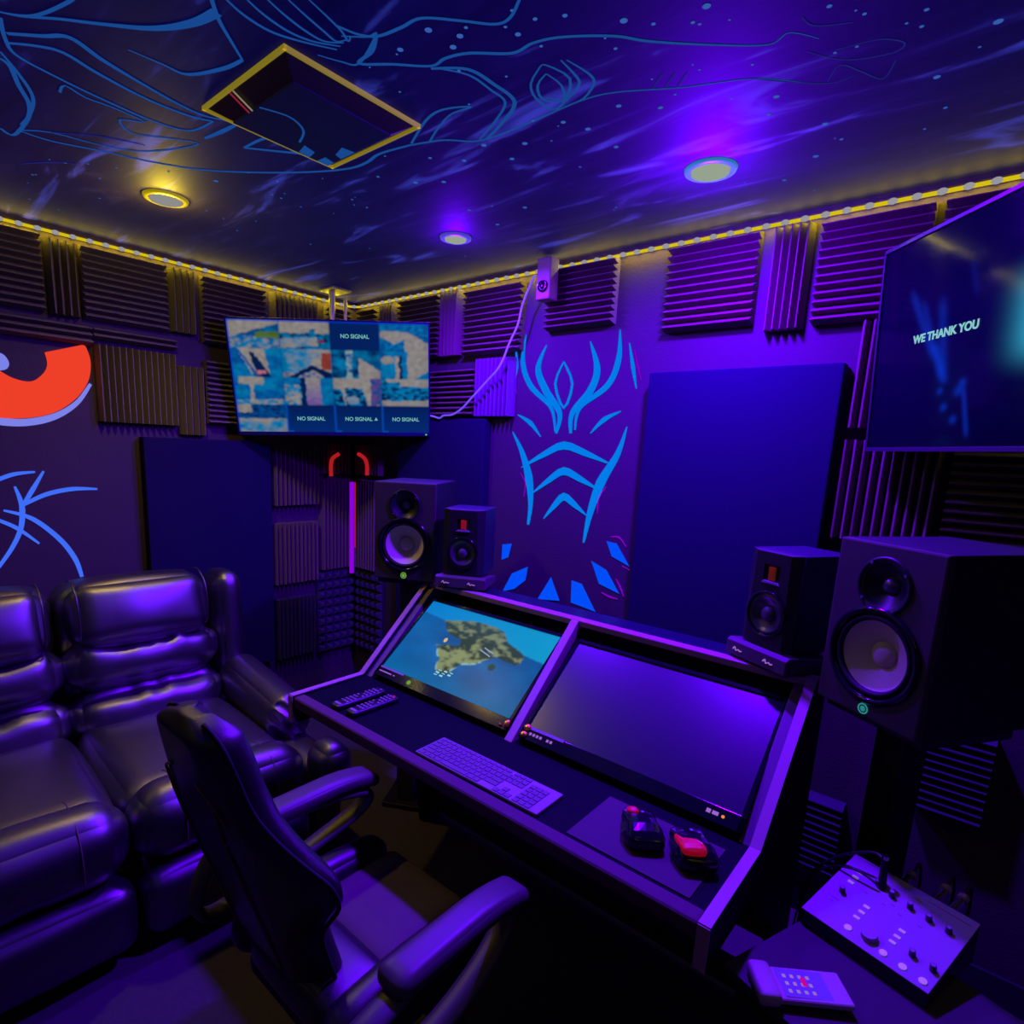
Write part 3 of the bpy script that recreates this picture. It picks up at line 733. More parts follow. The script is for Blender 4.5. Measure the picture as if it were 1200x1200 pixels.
# ------------------------------------------------------------------ television with camera views
tm = tpose(.435, -.457, 1.9135, .8499, .2034, -.0399)
tv = thing('television', 'corner-hung television showing a grid of camera views', 'television', mtx=tm)
W, H = .96, .55
bm = bmesh.new(); box(bm, (0, .026, 0), (W, .045, H), .006); box(bm, (0, .055, -.03), (W*.6, .04, H*.55), .01)
to_obj('casing', bm, M['black'], tv, world=False)
bm = bmesh.new()
for c, s in (((0, .002, H/2-.004), (W, .010, .008)), ((0, .002, -H/2+.009), (W, .010, .018)), ((-W/2+.004, .002, 0), (.008, .010, H)), ((W/2-.004, .002, 0), (.008, .010, H))): box(bm, c, s, .001)
to_obj('bezel', bm, mat('bezel_blue_black', (.01, .012, .05), .3), tv, world=False)
SW, SH = W-.016, H-.026
picture('screen', SW, SH, 240, 136, cctv, Matrix.Translation((0, -.0005, .005)), vcm, tv)
for k, (c, r) in enumerate(((2, 0), (1, 3), (2, 3), (3, 3))):
    x = -SW/2+SW*(c+.5)/4; z = .005+SH/2-SH*(r+.5)/4
    text_mesh('caption', 'NO SIGNAL', .026, Matrix.Translation((x, -.002, z)) @ Matrix.Rotation(PI/2, 4, 'X'), M['g_cctext'], tv, .0004, .0006)
bm = bmesh.new(); x = -SW/2+SW*2.86/4; z = .005-SH/2+SH*.125; t3 = [(x-.008, z-.006), (x+.010, z-.006), (x+.002, z+.010)]; prism(bm, t3, 'y', -.0026, -.0016); to_obj('pointer', bm, M['g_cctext'], tv, world=False)
bm = bmesh.new(); sph(bm, (W/2-.022, -.004, -H/2+.008), (.005, .003, .004), 10); to_obj('power_light', bm, glow('tv_green', (.1, .7, .02)), tv, world=False)
# ceiling pole
pl = thing('ceiling_pole_mount', 'double steel pole hanging the camera-view television from the ceiling corner', 'pole mount', (.143, -.252, ZC))
bm = bmesh.new(); cyl(bm, (.150, -.262, ZC), (.150, -.262, 1.93), .017, mi=0); to_obj('pole', bm, M['steel'], pl, smooth=False)
bm = bmesh.new(); cyl(bm, (.205, -.215, ZC-.05), (.205, -.215, 1.96), .010); to_obj('pole', bm, M['steel'], pl)
bm = bmesh.new(); box(bm, (.165, -.25, ZC-.006), (.13, .11, .012), .002, tpose(0, 0, 0, 0)); to_obj('ceiling_plate', bm, M['steel'], pl)
bm = bmesh.new(); box(bm, (.30, -.36, 1.90), (.34, .03, .12), .004, Matrix.Translation((.30, -.36, 1.90)) @ Matrix.Rotation(.85, 4, 'Z') @ Matrix.Translation((-.30, .34, -1.90)) if False else None)
bm.free(); bm = bmesh.new(); cyl(bm, (.150, -.262, 1.93), (.30, -.355, 1.91), .016); to_obj('arm', bm, M['steel'], pl)

# ------------------------------------------------------------------ corner lights
def one(name, bm, m, label, cat, group=None, smooth=False): return tag(recentre(to_obj(name, bm, m, smooth=smooth)), label, cat, group)
ct = thing('light_bar', 'upright magenta light bar standing in the room corner below the television', 'light bar', (.06, -.06, .82))
bm = bmesh.new(); box(bm, (.058, -.064, 1.10), (.026, .012, .56), .004, Matrix.Translation((.058, -.064, 0)) @ Matrix.Rotation(.8, 4, 'Z') @ Matrix.Translation((-.058, .064, 0))); to_obj('tube', bm, M['g_magtube'], ct)
bm = bmesh.new(); box(bm, (.072, -.050, 1.18), (.008, .010, .40), .003, Matrix.Translation((.072, -.050, 0)) @ Matrix.Rotation(.8, 4, 'Z') @ Matrix.Translation((-.072, .050, 0))); to_obj('red_edge', bm, M['g_redtube'], ct)
bm = bmesh.new(); box(bm, (.040, -.040, 1.10), (.03, .03, .58), .003); to_obj('backing', bm, M['black_matte'], ct)
rt = thing('red_wall_light', 'pair of short curved red light tubes in the corner under the television', 'light', (.05, -.05, 1.42))
for pts in (((388, 558), (388, 544), (390, 537), (397, 532)), ((430, 557), (430, 545), (427, 537), (420, 532))):
    side = pts[0][0] < 410
    P = [(onx(a, b, .075) if side else ony(a, b, -.075)) for a, b in pts]
    bm = bmesh.new(); tube(bm, P, .011, 10, 5); to_obj('tube', bm, M['g_redtube'], rt, smooth=True)

# ------------------------------------------------------------------ dark television on the right
tm = tpose(2.652, -.120, 2.211, -.87, .06, 0)
W, H = .965, .56
off = tm @ Matrix.Translation((W/2, 0, -H/2))
tv2 = thing('television', 'large dark television with the words WE THANK YOU, on the right', 'television', mtx=off)
bm = bmesh.new(); box(bm, (0, .024, 0), (W, .04, H), .006); box(bm, (0, .055, -.02), (W*.55, .04, H*.5), .01); to_obj('casing', bm, M['black'], tv2, world=False)
bm = bmesh.new()
for c, s in (((0, .0, H/2-.005), (W, .012, .010)), ((0, .0, -H/2+.006), (W, .012, .012)), ((-W/2+.004, .0, 0), (.008, .012, H)), ((W/2-.004, .0, 0), (.008, .012, H))): box(bm, c, s, .001)
to_obj('bezel', bm, mat('bezel_violet_black', (.022, .012, .03), .4), tv2, world=False)
_ti = off.inverted(); _tn = off.to_3x3() @ Vector((0, 1, 0))
def tv_uv(a, b):
    d = ray(a, b); t = (off.translation-CAM).dot(_tn)/d.dot(_tn); q = _ti @ (CAM+d*t); return q.x/W+.5, .5-q.z/H
def stage(u, v):
    x, y = u, 1-v
    c = mixc((.0, .0, .050), (.0, .0, .018), abs(y-.35)*1.4+.25*abs(x-.2))
    def beam(x0, y0, x1, y1, w, s):
        if not (min(y0, y1) <= y <= max(y0, y1)): return 0
        t = (y-y0)/(y1-y0); xc = x0+(x1-x0)*t
        return s*math.exp(-((x-xc)/w)**2)*min(1, 6*t, 6*(1-t)+.2)
    b = 0
    for (p0, p1, w_b, s_b) in BEAMS: b += beam(*p0, *p1, w_b, s_b)
    for (bx, by), br in SPOTS: b += .22*math.exp(-(((x-bx)/br)**2+((y-by)/(br*1.5))**2))
    c = mixc(c, (.0, .035, .62), b*2.2)
    cy = math.exp(-((x-CY0[0]-.05)/.060)**2)*math.exp(-((y-CY0[1])/.17)**4)
    return mixc(c, (.03, .34, .55), cy*.95)
BEAMS = [(tv_uv(1067, 336), tv_uv(1094, 425), .014, .16), (tv_uv(1080, 345), tv_uv(1102, 452), .012, .12), (tv_uv(1104, 342), tv_uv(1104, 450), .016, .13), (tv_uv(1128, 455), tv_uv(1131, 520), .007, .20), (tv_uv(1094, 400), tv_uv(1106, 455), .014, .14), (tv_uv(1140, 300), tv_uv(1146, 345), .010, .05)]
SPOTS = [(tv_uv(1100, 462), .010), (tv_uv(1122, 462), .014), (tv_uv(1104, 482), .011), (tv_uv(1115, 497), .011), (tv_uv(1127, 452), .012)]
CY0 = tv_uv(1196, 370)
SW, SH = W-.018, H-.026
picture('screen', SW, SH, 260, 140, stage, Matrix.Translation((0, -.001, .001)), vc_mat('dark_screen_picture', 1.0, rough=.10, spec=.14), tv2)
_tu = tv_uv(1107.5, 390)
text_mesh('caption', 'WE THANK YOU', .0285, Matrix.Translation(((_tu[0]-.5)*W, -.003, (.5-_tu[1])*H)) @ Matrix.Rotation(PI/2, 4, 'X'), M['g_text'], tv2, .0004, .0009)
mt = thing('wall_arm_mount', 'black swing arm holding the dark television off the wall', 'wall mount', (3.1, -.02, 1.95))
bm = bmesh.new(); box(bm, (3.15, -.016, 1.95), (.12, .028, .26), .004); to_obj('wall_plate', bm, M['black'], mt)
bm = bmesh.new(); cc = off @ Vector((0, .075, 0)); cyl(bm, (3.15, -.03, 1.95), (cc.x, cc.y, 1.95), .018); to_obj('arm', bm, M['black'], mt)

# ------------------------------------------------------------------ studio desk
DX0, DX1, DYF, DYB, DYT, DZ, DT = 1.308, 2.732, -1.238, -.942, -.617, .762, 1.071
SHB = -.475                                   # back of the top shelf
desk = thing('studio_desk', 'black studio desk with lilac edges and two monitors set in its sloped rack', 'desk', ((DX0+DX1)/2, -.8, 0))
bm = bmesh.new(); box(bm, ((DX0+DX1)/2, (DYF+.045+DYB)/2+.02, DZ-.018), (DX1-DX0-.05, DYB-DYF-.045+.04, .036), .002); to_obj('work_surface', bm, M['desk'], desk)
bm = bmesh.new(); box(bm, ((DX0+DX1)/2, DYF+.024, DZ-.016), (DX1-DX0-.044, .044, .040), .010, seg=3); to_obj('front_rail', bm, M['desk_rail'], desk)
prof = [(DYF, DZ+.004), (DYB-.002, DZ+.004), (DYT, DT), (SHB, DT), (SHB, 0), (-.62, 0), (-.68, .40), (-.95, .66), (DYF+.02, .67)]
rim = [(DYF, DZ+.006), (DYB-.002, DZ+.006), (DYT, DT+.002)]
for nm, xa, xb in (('side_panel', DX0, DX0+.022), ('side_panel', DX1-.022, DX1)):
    bm = bmesh.new(); prism(bm, prof, 'x', xa, xb, .0015); o = to_obj(nm, bm, M['desk'], desk)
    bm = bmesh.new(); e = .003
    P = [Vector((0, *p)) for p in ((DYF, .675), (DYF, DZ+.006), (DYB-.002, DZ+.006), (DYT, DT+.003), (DYT+.035, DT+.003))]
    for a, b in zip(P, P[1:]):
        d = (b-a).normalized(); n = Vector((0, -d.z, d.y))
        q = [(a.y, a.z), (b.y, b.z), (b.y+n.y*e, b.z+n.z*e), (a.y+n.y*e, a.z+n.z*e)]
        prism(bm, q, 'x', xa-.001, xb+.001)
    r = to_obj('edge_trim', bm, M['desk_rim'], desk); r['label'] = 'lilac edge trim'
# inner cheek beside each monitor
for xa, xb in ((DX0+.022, DX0+.052), (DX1-.050, DX1-.022)):
    bm = bmesh.new(); prism(bm, [(DYB, DZ-.01), (DYT, DT-.012), (DYT+.05, DT-.05), (DYB+.06, DZ-.03)], 'x', xa, xb, .002); o = to_obj('rack_cheek', bm, mat('desk_violet_cheek', (.10, .05, .10), .55), desk)
bm = bmesh.new(); prism(bm, [(DYB-.004, DZ-.0), (DYT, DT+.002), (DYT+.03, DT-.02), (DYB+.03, DZ-.02)], 'x', 2.006, 2.034, .002); o = to_obj('centre_divider', bm, M['desk_rim'], desk); o['label'] = 'lilac centre divider'
bm = bmesh.new(); box(bm, ((DX0+DX1)/2, DYT+.018, DT-.008), (DX1-DX0-.044, .040, .020), .003); o = to_obj('top_rail', bm, M['desk_rim'], desk); o['label'] = 'lilac top rail'
bm = bmesh.new(); box(bm, ((DX0+DX1)/2, (DYT+.04+SHB)/2, DT-.012), (DX1-DX0-.044, SHB-DYT-.04, .020), .002); to_obj('top_shelf', bm, mat('desk_shelf_blue_black', (.008, .010, .03), .28), desk)
bm = bmesh.new(); prism(bm, [(DYB+.02, DZ-.04), (DYT+.03, DT-.07), (DYT+.05, DT-.09), (DYB+.05, DZ-.06)], 'x', DX0+.022, DX1-.022); box(bm, ((DX0+DX1)/2, SHB-.03, .62), (DX1-DX0-.044, .018, .80)); to_obj('back_panel', bm, M['black_matte'], desk)
bm = bmesh.new(); box(bm, ((DX0+DX1)/2, -.55, .09), (DX1-DX0-.044, .06, .06), .004); to_obj('foot_bar', bm, M['black_matte'], desk)

def island(u, v):
    n = fb(u*4, v*4, 1, 5); n2 = fb(u*14, v*14, 5, 4)
    sea = mixc((.0, .075, .27), (.0, .125, .42), .5+n*.6+(.3-u)*.5); sea = mixc(sea, (.0, .15, .36), max(0, (.25-v)*2.2))
    hz = .83-.18*u
    col = sea if v < hz else mixc((.0, .20, .60), (.0, .30, .56), u)
    # island outline in screen units
    def inside(x, y, poly):
        c = False; j = len(poly)-1
        for i in range(len(poly)):
            if (poly[i][1] > y) != (poly[j][1] > y) and x < (poly[j][0]-poly[i][0])*(y-poly[i][1])/(poly[j][1]-poly[i][1])+poly[i][0]: c = not c
            j = i
        return c
    P = [(.20, .80), (.30, .84), (.44, .90), (.58, .90), (.66, .86), (.71, .76), (.80, .72), (.865, .66), (.875, .585), (.84, .535), (.76, .55), (.69, .555), (.66, .50), (.61, .42), (.55, .38), (.50, .34), (.48, .24), (.46, .17), (.40, .17), (.36, .26), (.34, .34), (.30, .42), (.26, .47), (.34, .51), (.42, .55), (.40, .62), (.30, .64), (.26, .69), (.22, .73)]
    x, y = u+.012*n2, v+.012*fb(u*11, v*11, 9)
    if inside(x, y, P):
        c = mixc((.018, .042, .035), (.22, .27, .13), .42+1.9*n2+1.0*n+.5*(.55-v)); return mixc(c, (.04, .09, .12), max(0, (v-.6)*1.5))
    for dx, dy in ((.012, 0), (-.012, 0), (0, .02), (0, -.02)):
        if v < .45 and inside(x+dx, y+dy, P) and n2 > -.05: return (.24, .50, .52)
    if (u-.715)**2+((v-.43)*.6)**2 < .0006: return (.01, .05, .04)
    return col
def monitor_thing(label, x0, x1, pic):
    m_t = math.radians(38.8)
    base = Vector(((x0+x1)/2, DYB+.012, DZ+.018)); w, h = x1-x0, .378
    mt = Matrix.Translation(base) @ Matrix.Rotation(m_t-PI/2, 4, 'X')
    t = thing('computer_monitor', label, 'monitor', mtx=mt)
    bm = bmesh.new(); box(bm, (0, .016, h/2), (w, .026, h), .003); to_obj('casing', bm, M['black_matte'], t, world=False)
    fb_, ft, fs = .040, .012, .012
    bm = bmesh.new()
    for c, s in (((0, 0, fb_/2), (w, .008, fb_)), ((0, 0, h-ft/2), (w, .008, ft)), ((-w/2+fs/2, 0, h/2), (fs, .008, h)), ((w/2-fs/2, 0, h/2), (fs, .008, h))): box(bm, c, s, .0012)
    to_obj('bezel', bm, M['black_gloss'], t, world=False)
    sw, sh = w-2*fs, h-fb_-ft
    cz = fb_+sh/2
    if pic: picture('screen', sw, sh, 220, 130, pic, Matrix.Translation((0, .0, cz)), vc_mat('island_screen_picture', 1.0, rough=.3, spec=.08), t)
    else:
        bm = bmesh.new(); box(bm, (0, .002, cz), (sw, .003, sh)); to_obj('screen', bm, mat('dark_screen', (.002, .002, .018), .27, spec=1.0, coat=.8, croughness=.30), t, world=False)
    return t, w, h, sw, sh, cz
mA, w, h, sw, sh, cz = monitor_thing('left monitor in the desk rack showing a rocky island in blue sea', 1.372, 2.000, island)
def on_m(t, name, bm, m, lab=None):
    o = to_obj(name, bm, m, t, world=False)
    if lab: o['label'] = lab
    return o
bm = bmesh.new(); box(bm, (-w/2+.075, -.005, .036), (.125, .0015, .007)); on_m(mA, 'sticker', bm, M['white_mat'])
bm = bmesh.new(); 
for k, l in enumerate((.014, .03, .02, .008)): box(bm, (-w/2+.025+k*.024, -.005, .020), (l, .001, .004))
on_m(mA, 'printed_marks', bm, M['g_whitemark'])
bm = bmesh.new(); lathe(bm, [(.008, 0), (.008, .003), (0, .005)], 20, Matrix.Translation((-.135, -.004, .018))); on_m(mA, 'power_light', bm, M['g_green'])  # green reflection on the bezel, painted as a glowing dot
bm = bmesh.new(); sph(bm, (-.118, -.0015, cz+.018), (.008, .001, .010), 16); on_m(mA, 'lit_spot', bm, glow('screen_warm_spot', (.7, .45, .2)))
bm = bmesh.new()
for i in range(3):
    for j in range(3):
        if (i, j) != (2, 0): box(bm, (-.060+i*.026+j*.004, -.001, cz-.118+j*.010+.002*i), (.014, .001, .003+.003*((i+j) % 2)))
on_m(mA, 'screen_icons', bm, glow('screen_icon_white', (.3, .62, .72)))
bm = bmesh.new(); box(bm, (.02, -.001, cz+.045), (.05, .001, .004), mtx=Matrix.Rotation(.25, 4, 'Y')); box(bm, (.014, -.001, cz+.030), (.055, .001, .004), mtx=Matrix.Rotation(.25, 4, 'Y')); on_m(mA, 'screen_mark', bm, glow('screen_mark_lilac', (.25, .35, .6)))
mB, w, h, sw, sh, cz = monitor_thing('right monitor in the desk rack with its screen dark', 2.046, 2.684, None)
bm = bmesh.new(); box(bm, (-w/2+.085, -.005, .038), (.115, .0015, .009)); on_m(mB, 'sticker', bm, M['white_mat'])
for x, l, hh in [(-w/2+.035+k*.012, .007, .008) for k in (0, 1, 2, 3, 5, 6)]+[(w/2-.080, .010, .010), (w/2-.064, .014, .009)]:
    bm = bmesh.new(); box(bm, (x, -.005, .021), (l, .001, hh)); on_m(mB, 'printed_mark', bm, M['g_whitemark'])
bm = bmesh.new(); sph(bm, (w/2-.046, -.005, .020), (.004, .002, .004), 10); on_m(mB, 'power_light', bm, M['g_orange'])

glare_mat = mat('yellow_lamp_glare', (1.0, .78, .08), .34, metal=1)  # domes added; their yellow metal stands in for lamp reflections
for x, z in ((w/2-.012, .022),): 
    bm = bmesh.new(); sph(bm, (x, -.006, z), (.009, .008, .013), 18); sph(bm, (x-.020, -.006, z-.012), (.005, .006, .005), 12); on_m(mA, 'lamp_glare', bm, glare_mat)
for x, z in ((-w/2+.016, .036), (-w/2+.016, .012)):
    bm = bmesh.new(); sph(bm, (x, -.006, z), (.012, .008, .010), 18); on_m(mB, 'lamp_glare', bm, glare_mat)
# keyboard
kb = thing('keyboard', 'silver-white full size keyboard lying on the desk front', 'keyboard', mtx=tpose(1.884+.209, -1.187+.057, DZ+.0005, .01))
bm = bmesh.new(); box(bm, (0, 0, .004), (.4187, .115, .008), .003, seg=3); to_obj('frame', bm, M['white_mat'], kb, world=False)
keym = mat('key_cap', (.12, .08, .13), .55)
kmesh = {}
def key(x, y, wk, hk):
    k = (round(wk, 4), round(hk, 4))
    if k not in kmesh:
        bm = bmesh.new(); box(bm, (0, 0, .0011), (wk, hk, .0022), .0009); o = to_obj('key', bm, keym, kb, world=False); kmesh[k] = o; o.location = (x, y, .008); return
    o = kmesh[k].copy(); COL.objects.link(o); o.parent = kb; o.location = (x, y, .008)
p = .0186; x0 = -.2045
rows = [(.0455, .011, [p]*14), (.0285, .0155, [p]*13+[p*1.55]), (.0098, .0155, [p*1.55]+[p]*13), (-.0089, .0155, [p*1.8]+[p]*11+[p*1.75]), (-.0276, .0155, [p*2.3]+[p]*10+[p*2.25]), (-.0462, .0155, [p*1.25, p, p, p*1.3, p*5.2, p*1.3, p, p*1.25, ])]
cnt = 0
for y, hk, ws in rows:
    x = x0
    for wk in ws:
        if cnt < 74: key(x+wk/2, y, wk-.0030, hk); cnt += 1
        x += wk
for j, y in enumerate((.0455, .0285, .0098)):
    for i in range(3): key(.0745+i*p, y, p-.003, .0155 if j else .011)
for (i, y) in ((0, -.0462), (1, -.0462), (2, -.0462), (1, -.0276)): key(.0745+i*p, y, p-.003, .0155)
for j, y in enumerate((.0285, .0098, -.0089, -.0276, -.0462)):
    for i in range(3): key(.1375+i*p, y, p-.003, .0155)

# mouse pad and mice
pad = [onz(715, 933, DZ), onz(673, 967, DZ), onz(813, 1057, DZ), onz(838, 1020, DZ)]
bm = bmesh.new(); prism(bm, [(2.385, -.985), (2.385, -1.185), (2.672, -1.185), (2.672, -.985)], 'z', DZ+.0003, DZ+.003, .001); one('mouse_pad', bm, mat('mouse_pad_violet', (.045, .025, .04), .8), 'thin rectangular mouse pad under the two mice', 'mouse pad')
def mouse(pos, yaw, label, red):
    t = thing('computer_mouse', label, 'mouse', mtx=tpose(pos.x, pos.y, DZ+.003, yaw))
    def dfm(p, q):
        y = (p.y+.06)/.12
        p.x *= 1.0-.18*math.exp(-((y-.55)/.2)**2)+.10*(1-y)
        if p.z > 0: p.z *= .35+1.0*math.exp(-((y-.38)/.42)**2)
        p.z += .0
        if p.x < 0 and p.z < .004: p.x -= .012*math.exp(-((y-.45)/.25)**2)
        return p
    bm = bmesh.new(); rbox(bm, (.074, .122, .040), .014, 8, .003, dfm, Matrix.Translation((0, 0, .020))); to_obj('shell', bm, M['black_gloss'], t, world=False, smooth=False)
    def dfl(p, q):
        y = (p.y+.045)/.09; p.z += .010*math.exp(-((y-.3)/.4)**2)-.012*y; return p
    bm = bmesh.new()
    if red: rbox(bm, (.050, .082, .020), .009, 6, .002, dfl, Matrix.Translation((-.010, -.012, .036)))
    else: rbox(bm, (.024, .030, .016), .007, 6, .002, dfl, Matrix.Translation((-.014, .046, .030)))
    to_obj('red_cover' if red else 'red_tip', bm, M['red'], t, world=False, smooth=False)
    bm = bmesh.new(); cyl(bm, (.004, .040, .026), (.010, .040, .026), .010); to_obj('scroll_wheel', bm, M['white_mat'], t, world=False)
    bm = bmesh.new(); rbox(bm, (.020, .045, .008), .003, 4, .001, None, Matrix.Translation((.018, .034, .032)) @ Matrix.Rotation(-.25, 4, 'X')); to_obj('button', bm, M['black_gloss'], t, world=False)
    bm = bmesh.new(); rbox(bm, (.020, .045, .008), .003, 4, .001, None, Matrix.Translation((-.018, .034, .032)) @ Matrix.Rotation(-.25, 4, 'X')); to_obj('button', bm, M['black_gloss'], t, world=False)
c = onz(752, 974, DZ+.015); mouse(c, .65, 'black angular gaming mouse with a small red tip, nearer the keyboard', False)
c = onz(811, 997, DZ+.015); mouse(c, .65, 'black gaming mouse with a glowing red back, nearer the desk side', True)

# remotes
def remote(x, label, button, L=.185, tail=False):
    t = thing('remote_control', label, 'remote control', mtx=tpose(x, -1.092, DZ+.0005, -.02), group=None)
    bm = bmesh.new(); rbox(bm, (.046, L, .018), .007, 8, .001, None, Matrix.Translation((0, 0, .009))); to_obj('body', bm, M['black'], t, world=False, smooth=True)
    rb = mat('remote_button', (.22, .14, .22), .5)
    bmesh0 = None
    for i in range(9):
        for j in range(3):
            if (i+j) % 7 == 5: continue
            if bmesh0 is None:
                bm = bmesh.new(); box(bm, (0, 0, 0), (.0085, .0075, .003), .001); bmesh0 = to_obj('button', bm, rb, t, world=False); o = bmesh0
            else: o = bmesh0.copy(); COL.objects.link(o); o.parent = t
            o.location = (-.0125+.0125*j, -L/2+.042+i*.0155, .0188)
    bm = bmesh.new(); cyl(bm, (.010, L/2-.014, .017), (.010, L/2-.014, .021), .005); to_obj('power_button', bm, M['red'] if button else rb, t, world=False)
    bm = bmesh.new(); box(bm, (0, -L/2+.016, .0185), (.030, .010, .001)); to_obj('printed_label', bm, M['white_mat'] if button else rb, t, world=False)
remote(1.498, 'dark remote control nearer the left desk edge, lying parallel to its twin', False, .195)
remote(1.573, 'dark remote control with a red power button, on the keyboard side of its twin', True, .185)

# ------------------------------------------------------------------ loudspeakers
def big_speaker(mtx, label, indic):
    t = thing('studio_monitor_speaker', label, 'speaker', mtx=mtx)
    W, H, D = .25, .39, .33
    bm = bmesh.new(); box(bm, (0, D/2+.006, H/2), (W, D-.012, H), .004); cab = to_obj('cabinet', bm, M['cab'], t, world=False)
    bm = bmesh.new(); box(bm, (0, .012, H/2), (W, .024, H), .005); fr = to_obj('front_baffle', bm, M['fan'], t, world=False)
    zw, zt = .143, .300
    cbm = bmesh.new(); cyl(cbm, (0, -.1, zw), (0, .3, zw), .094, seg=48); cyl(cbm, (0, -.1, zt), (0, .3, zt), .052, seg=40); cut(fr, cbm)
    cbm = bmesh.new(); cyl(cbm, (0, -.1, zw), (0, .08, zw), .096, seg=48); cyl(cbm, (0, -.1, zt), (0, .05, zt), .054, seg=40); cut(cab, cbm)
    T = lambda z: Matrix.Translation((0, 0, z))
    bm = bmesh.new(); lathe(bm, [(.093, -.004), (.108, -.002), (.110, .004), (.104, .008), (.097, .006), (.094, 0), (.092, -.010)], 56, T(zw)); to_obj('woofer_ring', bm, M['black_gloss'], t, world=False, smooth=True)
    bm = bmesh.new(); lathe(bm, [(.094, -.006), (.090, .001), (.085, .004), (.080, .000), (.078, -.006)], 48, T(zw)); to_obj('surround', bm, M['black_matte'], t, world=False, smooth=True)
    bm = bmesh.new(); lathe(bm, [(.080, -.004), (.060, -.018), (.040, -.030), (.028, -.036), (.026, -.040)], 48, T(zw)); to_obj('cone', bm, M['cone'], t, world=False, smooth=True)
    bm = bmesh.new(); lathe(bm, [(.030, -.036), (.029, -.032), (.022, -.025), (.012, -.0215), (0, -.020)], 36, T(zw)); to_obj('dust_cap', bm, M['cone'], t, world=False, smooth=True)
    bm = bmesh.new(); lathe(bm, [(.064, .001), (.063, .004), (.058, .004), (.050, -.003), (.036, -.012), (.022, -.019), (.019, -.021)], 48, T(zt)); to_obj('tweeter_waveguide', bm, M['black'], t, world=False, smooth=True)
    bm = bmesh.new(); lathe(bm, [(.020, -.021), (.016, -.014), (.009, -.010), (0, -.009)], 28, T(zt)); to_obj('tweeter_dome', bm, M['chrome'] if False else mat('tweeter_grille', (.16, .12, .2), .3, metal=.6), t, world=False, smooth=True)
    scm = bpy.data.materials.get('screw_steel') or mat('screw_steel', (.4, .35, .5), .3, metal=.8)
    for a in (.6, 2.2, 3.8, 5.3):
        bm = bmesh.new(); cyl(bm, (.057*math.cos(a), -.003, zt+.057*math.sin(a)), (.057*math.cos(a), -.0062, zt+.057*math.sin(a)), .0032, seg=10); to_obj('screw', bm, scm, t, world=False)
    bm = bmesh.new(); lathe(bm, [(.009, .001), (.012, .002), (.0125, .0), (.0125, -.002)], 28, T(.019)); lathe(bm, [(0.0, .001), (.0065, .001)], 20, T(.019)); o = to_obj('power_badge', bm, indic, t, world=False)
    o['label'] = 'small round glowing power badge'
    return t
big_speaker(tpose(1.2526, -.690, 1.0775, .5255), 'large black studio speaker with white cone, left of the desk', M['g_green'])
big_speaker(tpose(2.8477, -.727, 1.0560, -.58), 'large black studio speaker with white cone, right of the desk', M['g_teal'])
def stand(x, y, ztop, yaw, label):
    t = thing('speaker_stand', label, 'speaker stand', (x, y, 0))
    Mx = tpose(x, y, 0, yaw)
    bm = bmesh.new(); box(bm, (-.02, .02, .012), (.18, .20, .022), .004, Mx); to_obj('base_plate', bm, M['black'], t)
    bm = bmesh.new(); box(bm, (-.02, 0, ztop/2), (.075, .075, ztop-.045), .006, Mx); to_obj('column', bm, mat('stand_column_lit' if x < 2 else 'stand_column_shaded', (.03, .02, .03) if x < 2 else (.003, .003, .006), .6), t)  # left column coloured as lit, right one darkened as in shade
    bm = bmesh.new(); box(bm, (0, 0, ztop-.012), (.24, .26, .020), .003, Mx); to_obj('top_plate', bm, M['black'], t)
stand(1.2526-.16*math.sin(.5255), -.690+.16*math.cos(.5255), 1.0765, .5255, 'column stand under the left large speaker')
stand(2.8477+.16*math.sin(.58), -.727+.16*math.cos(.58), 1.0550, -.58, 'column stand under the right large speaker')

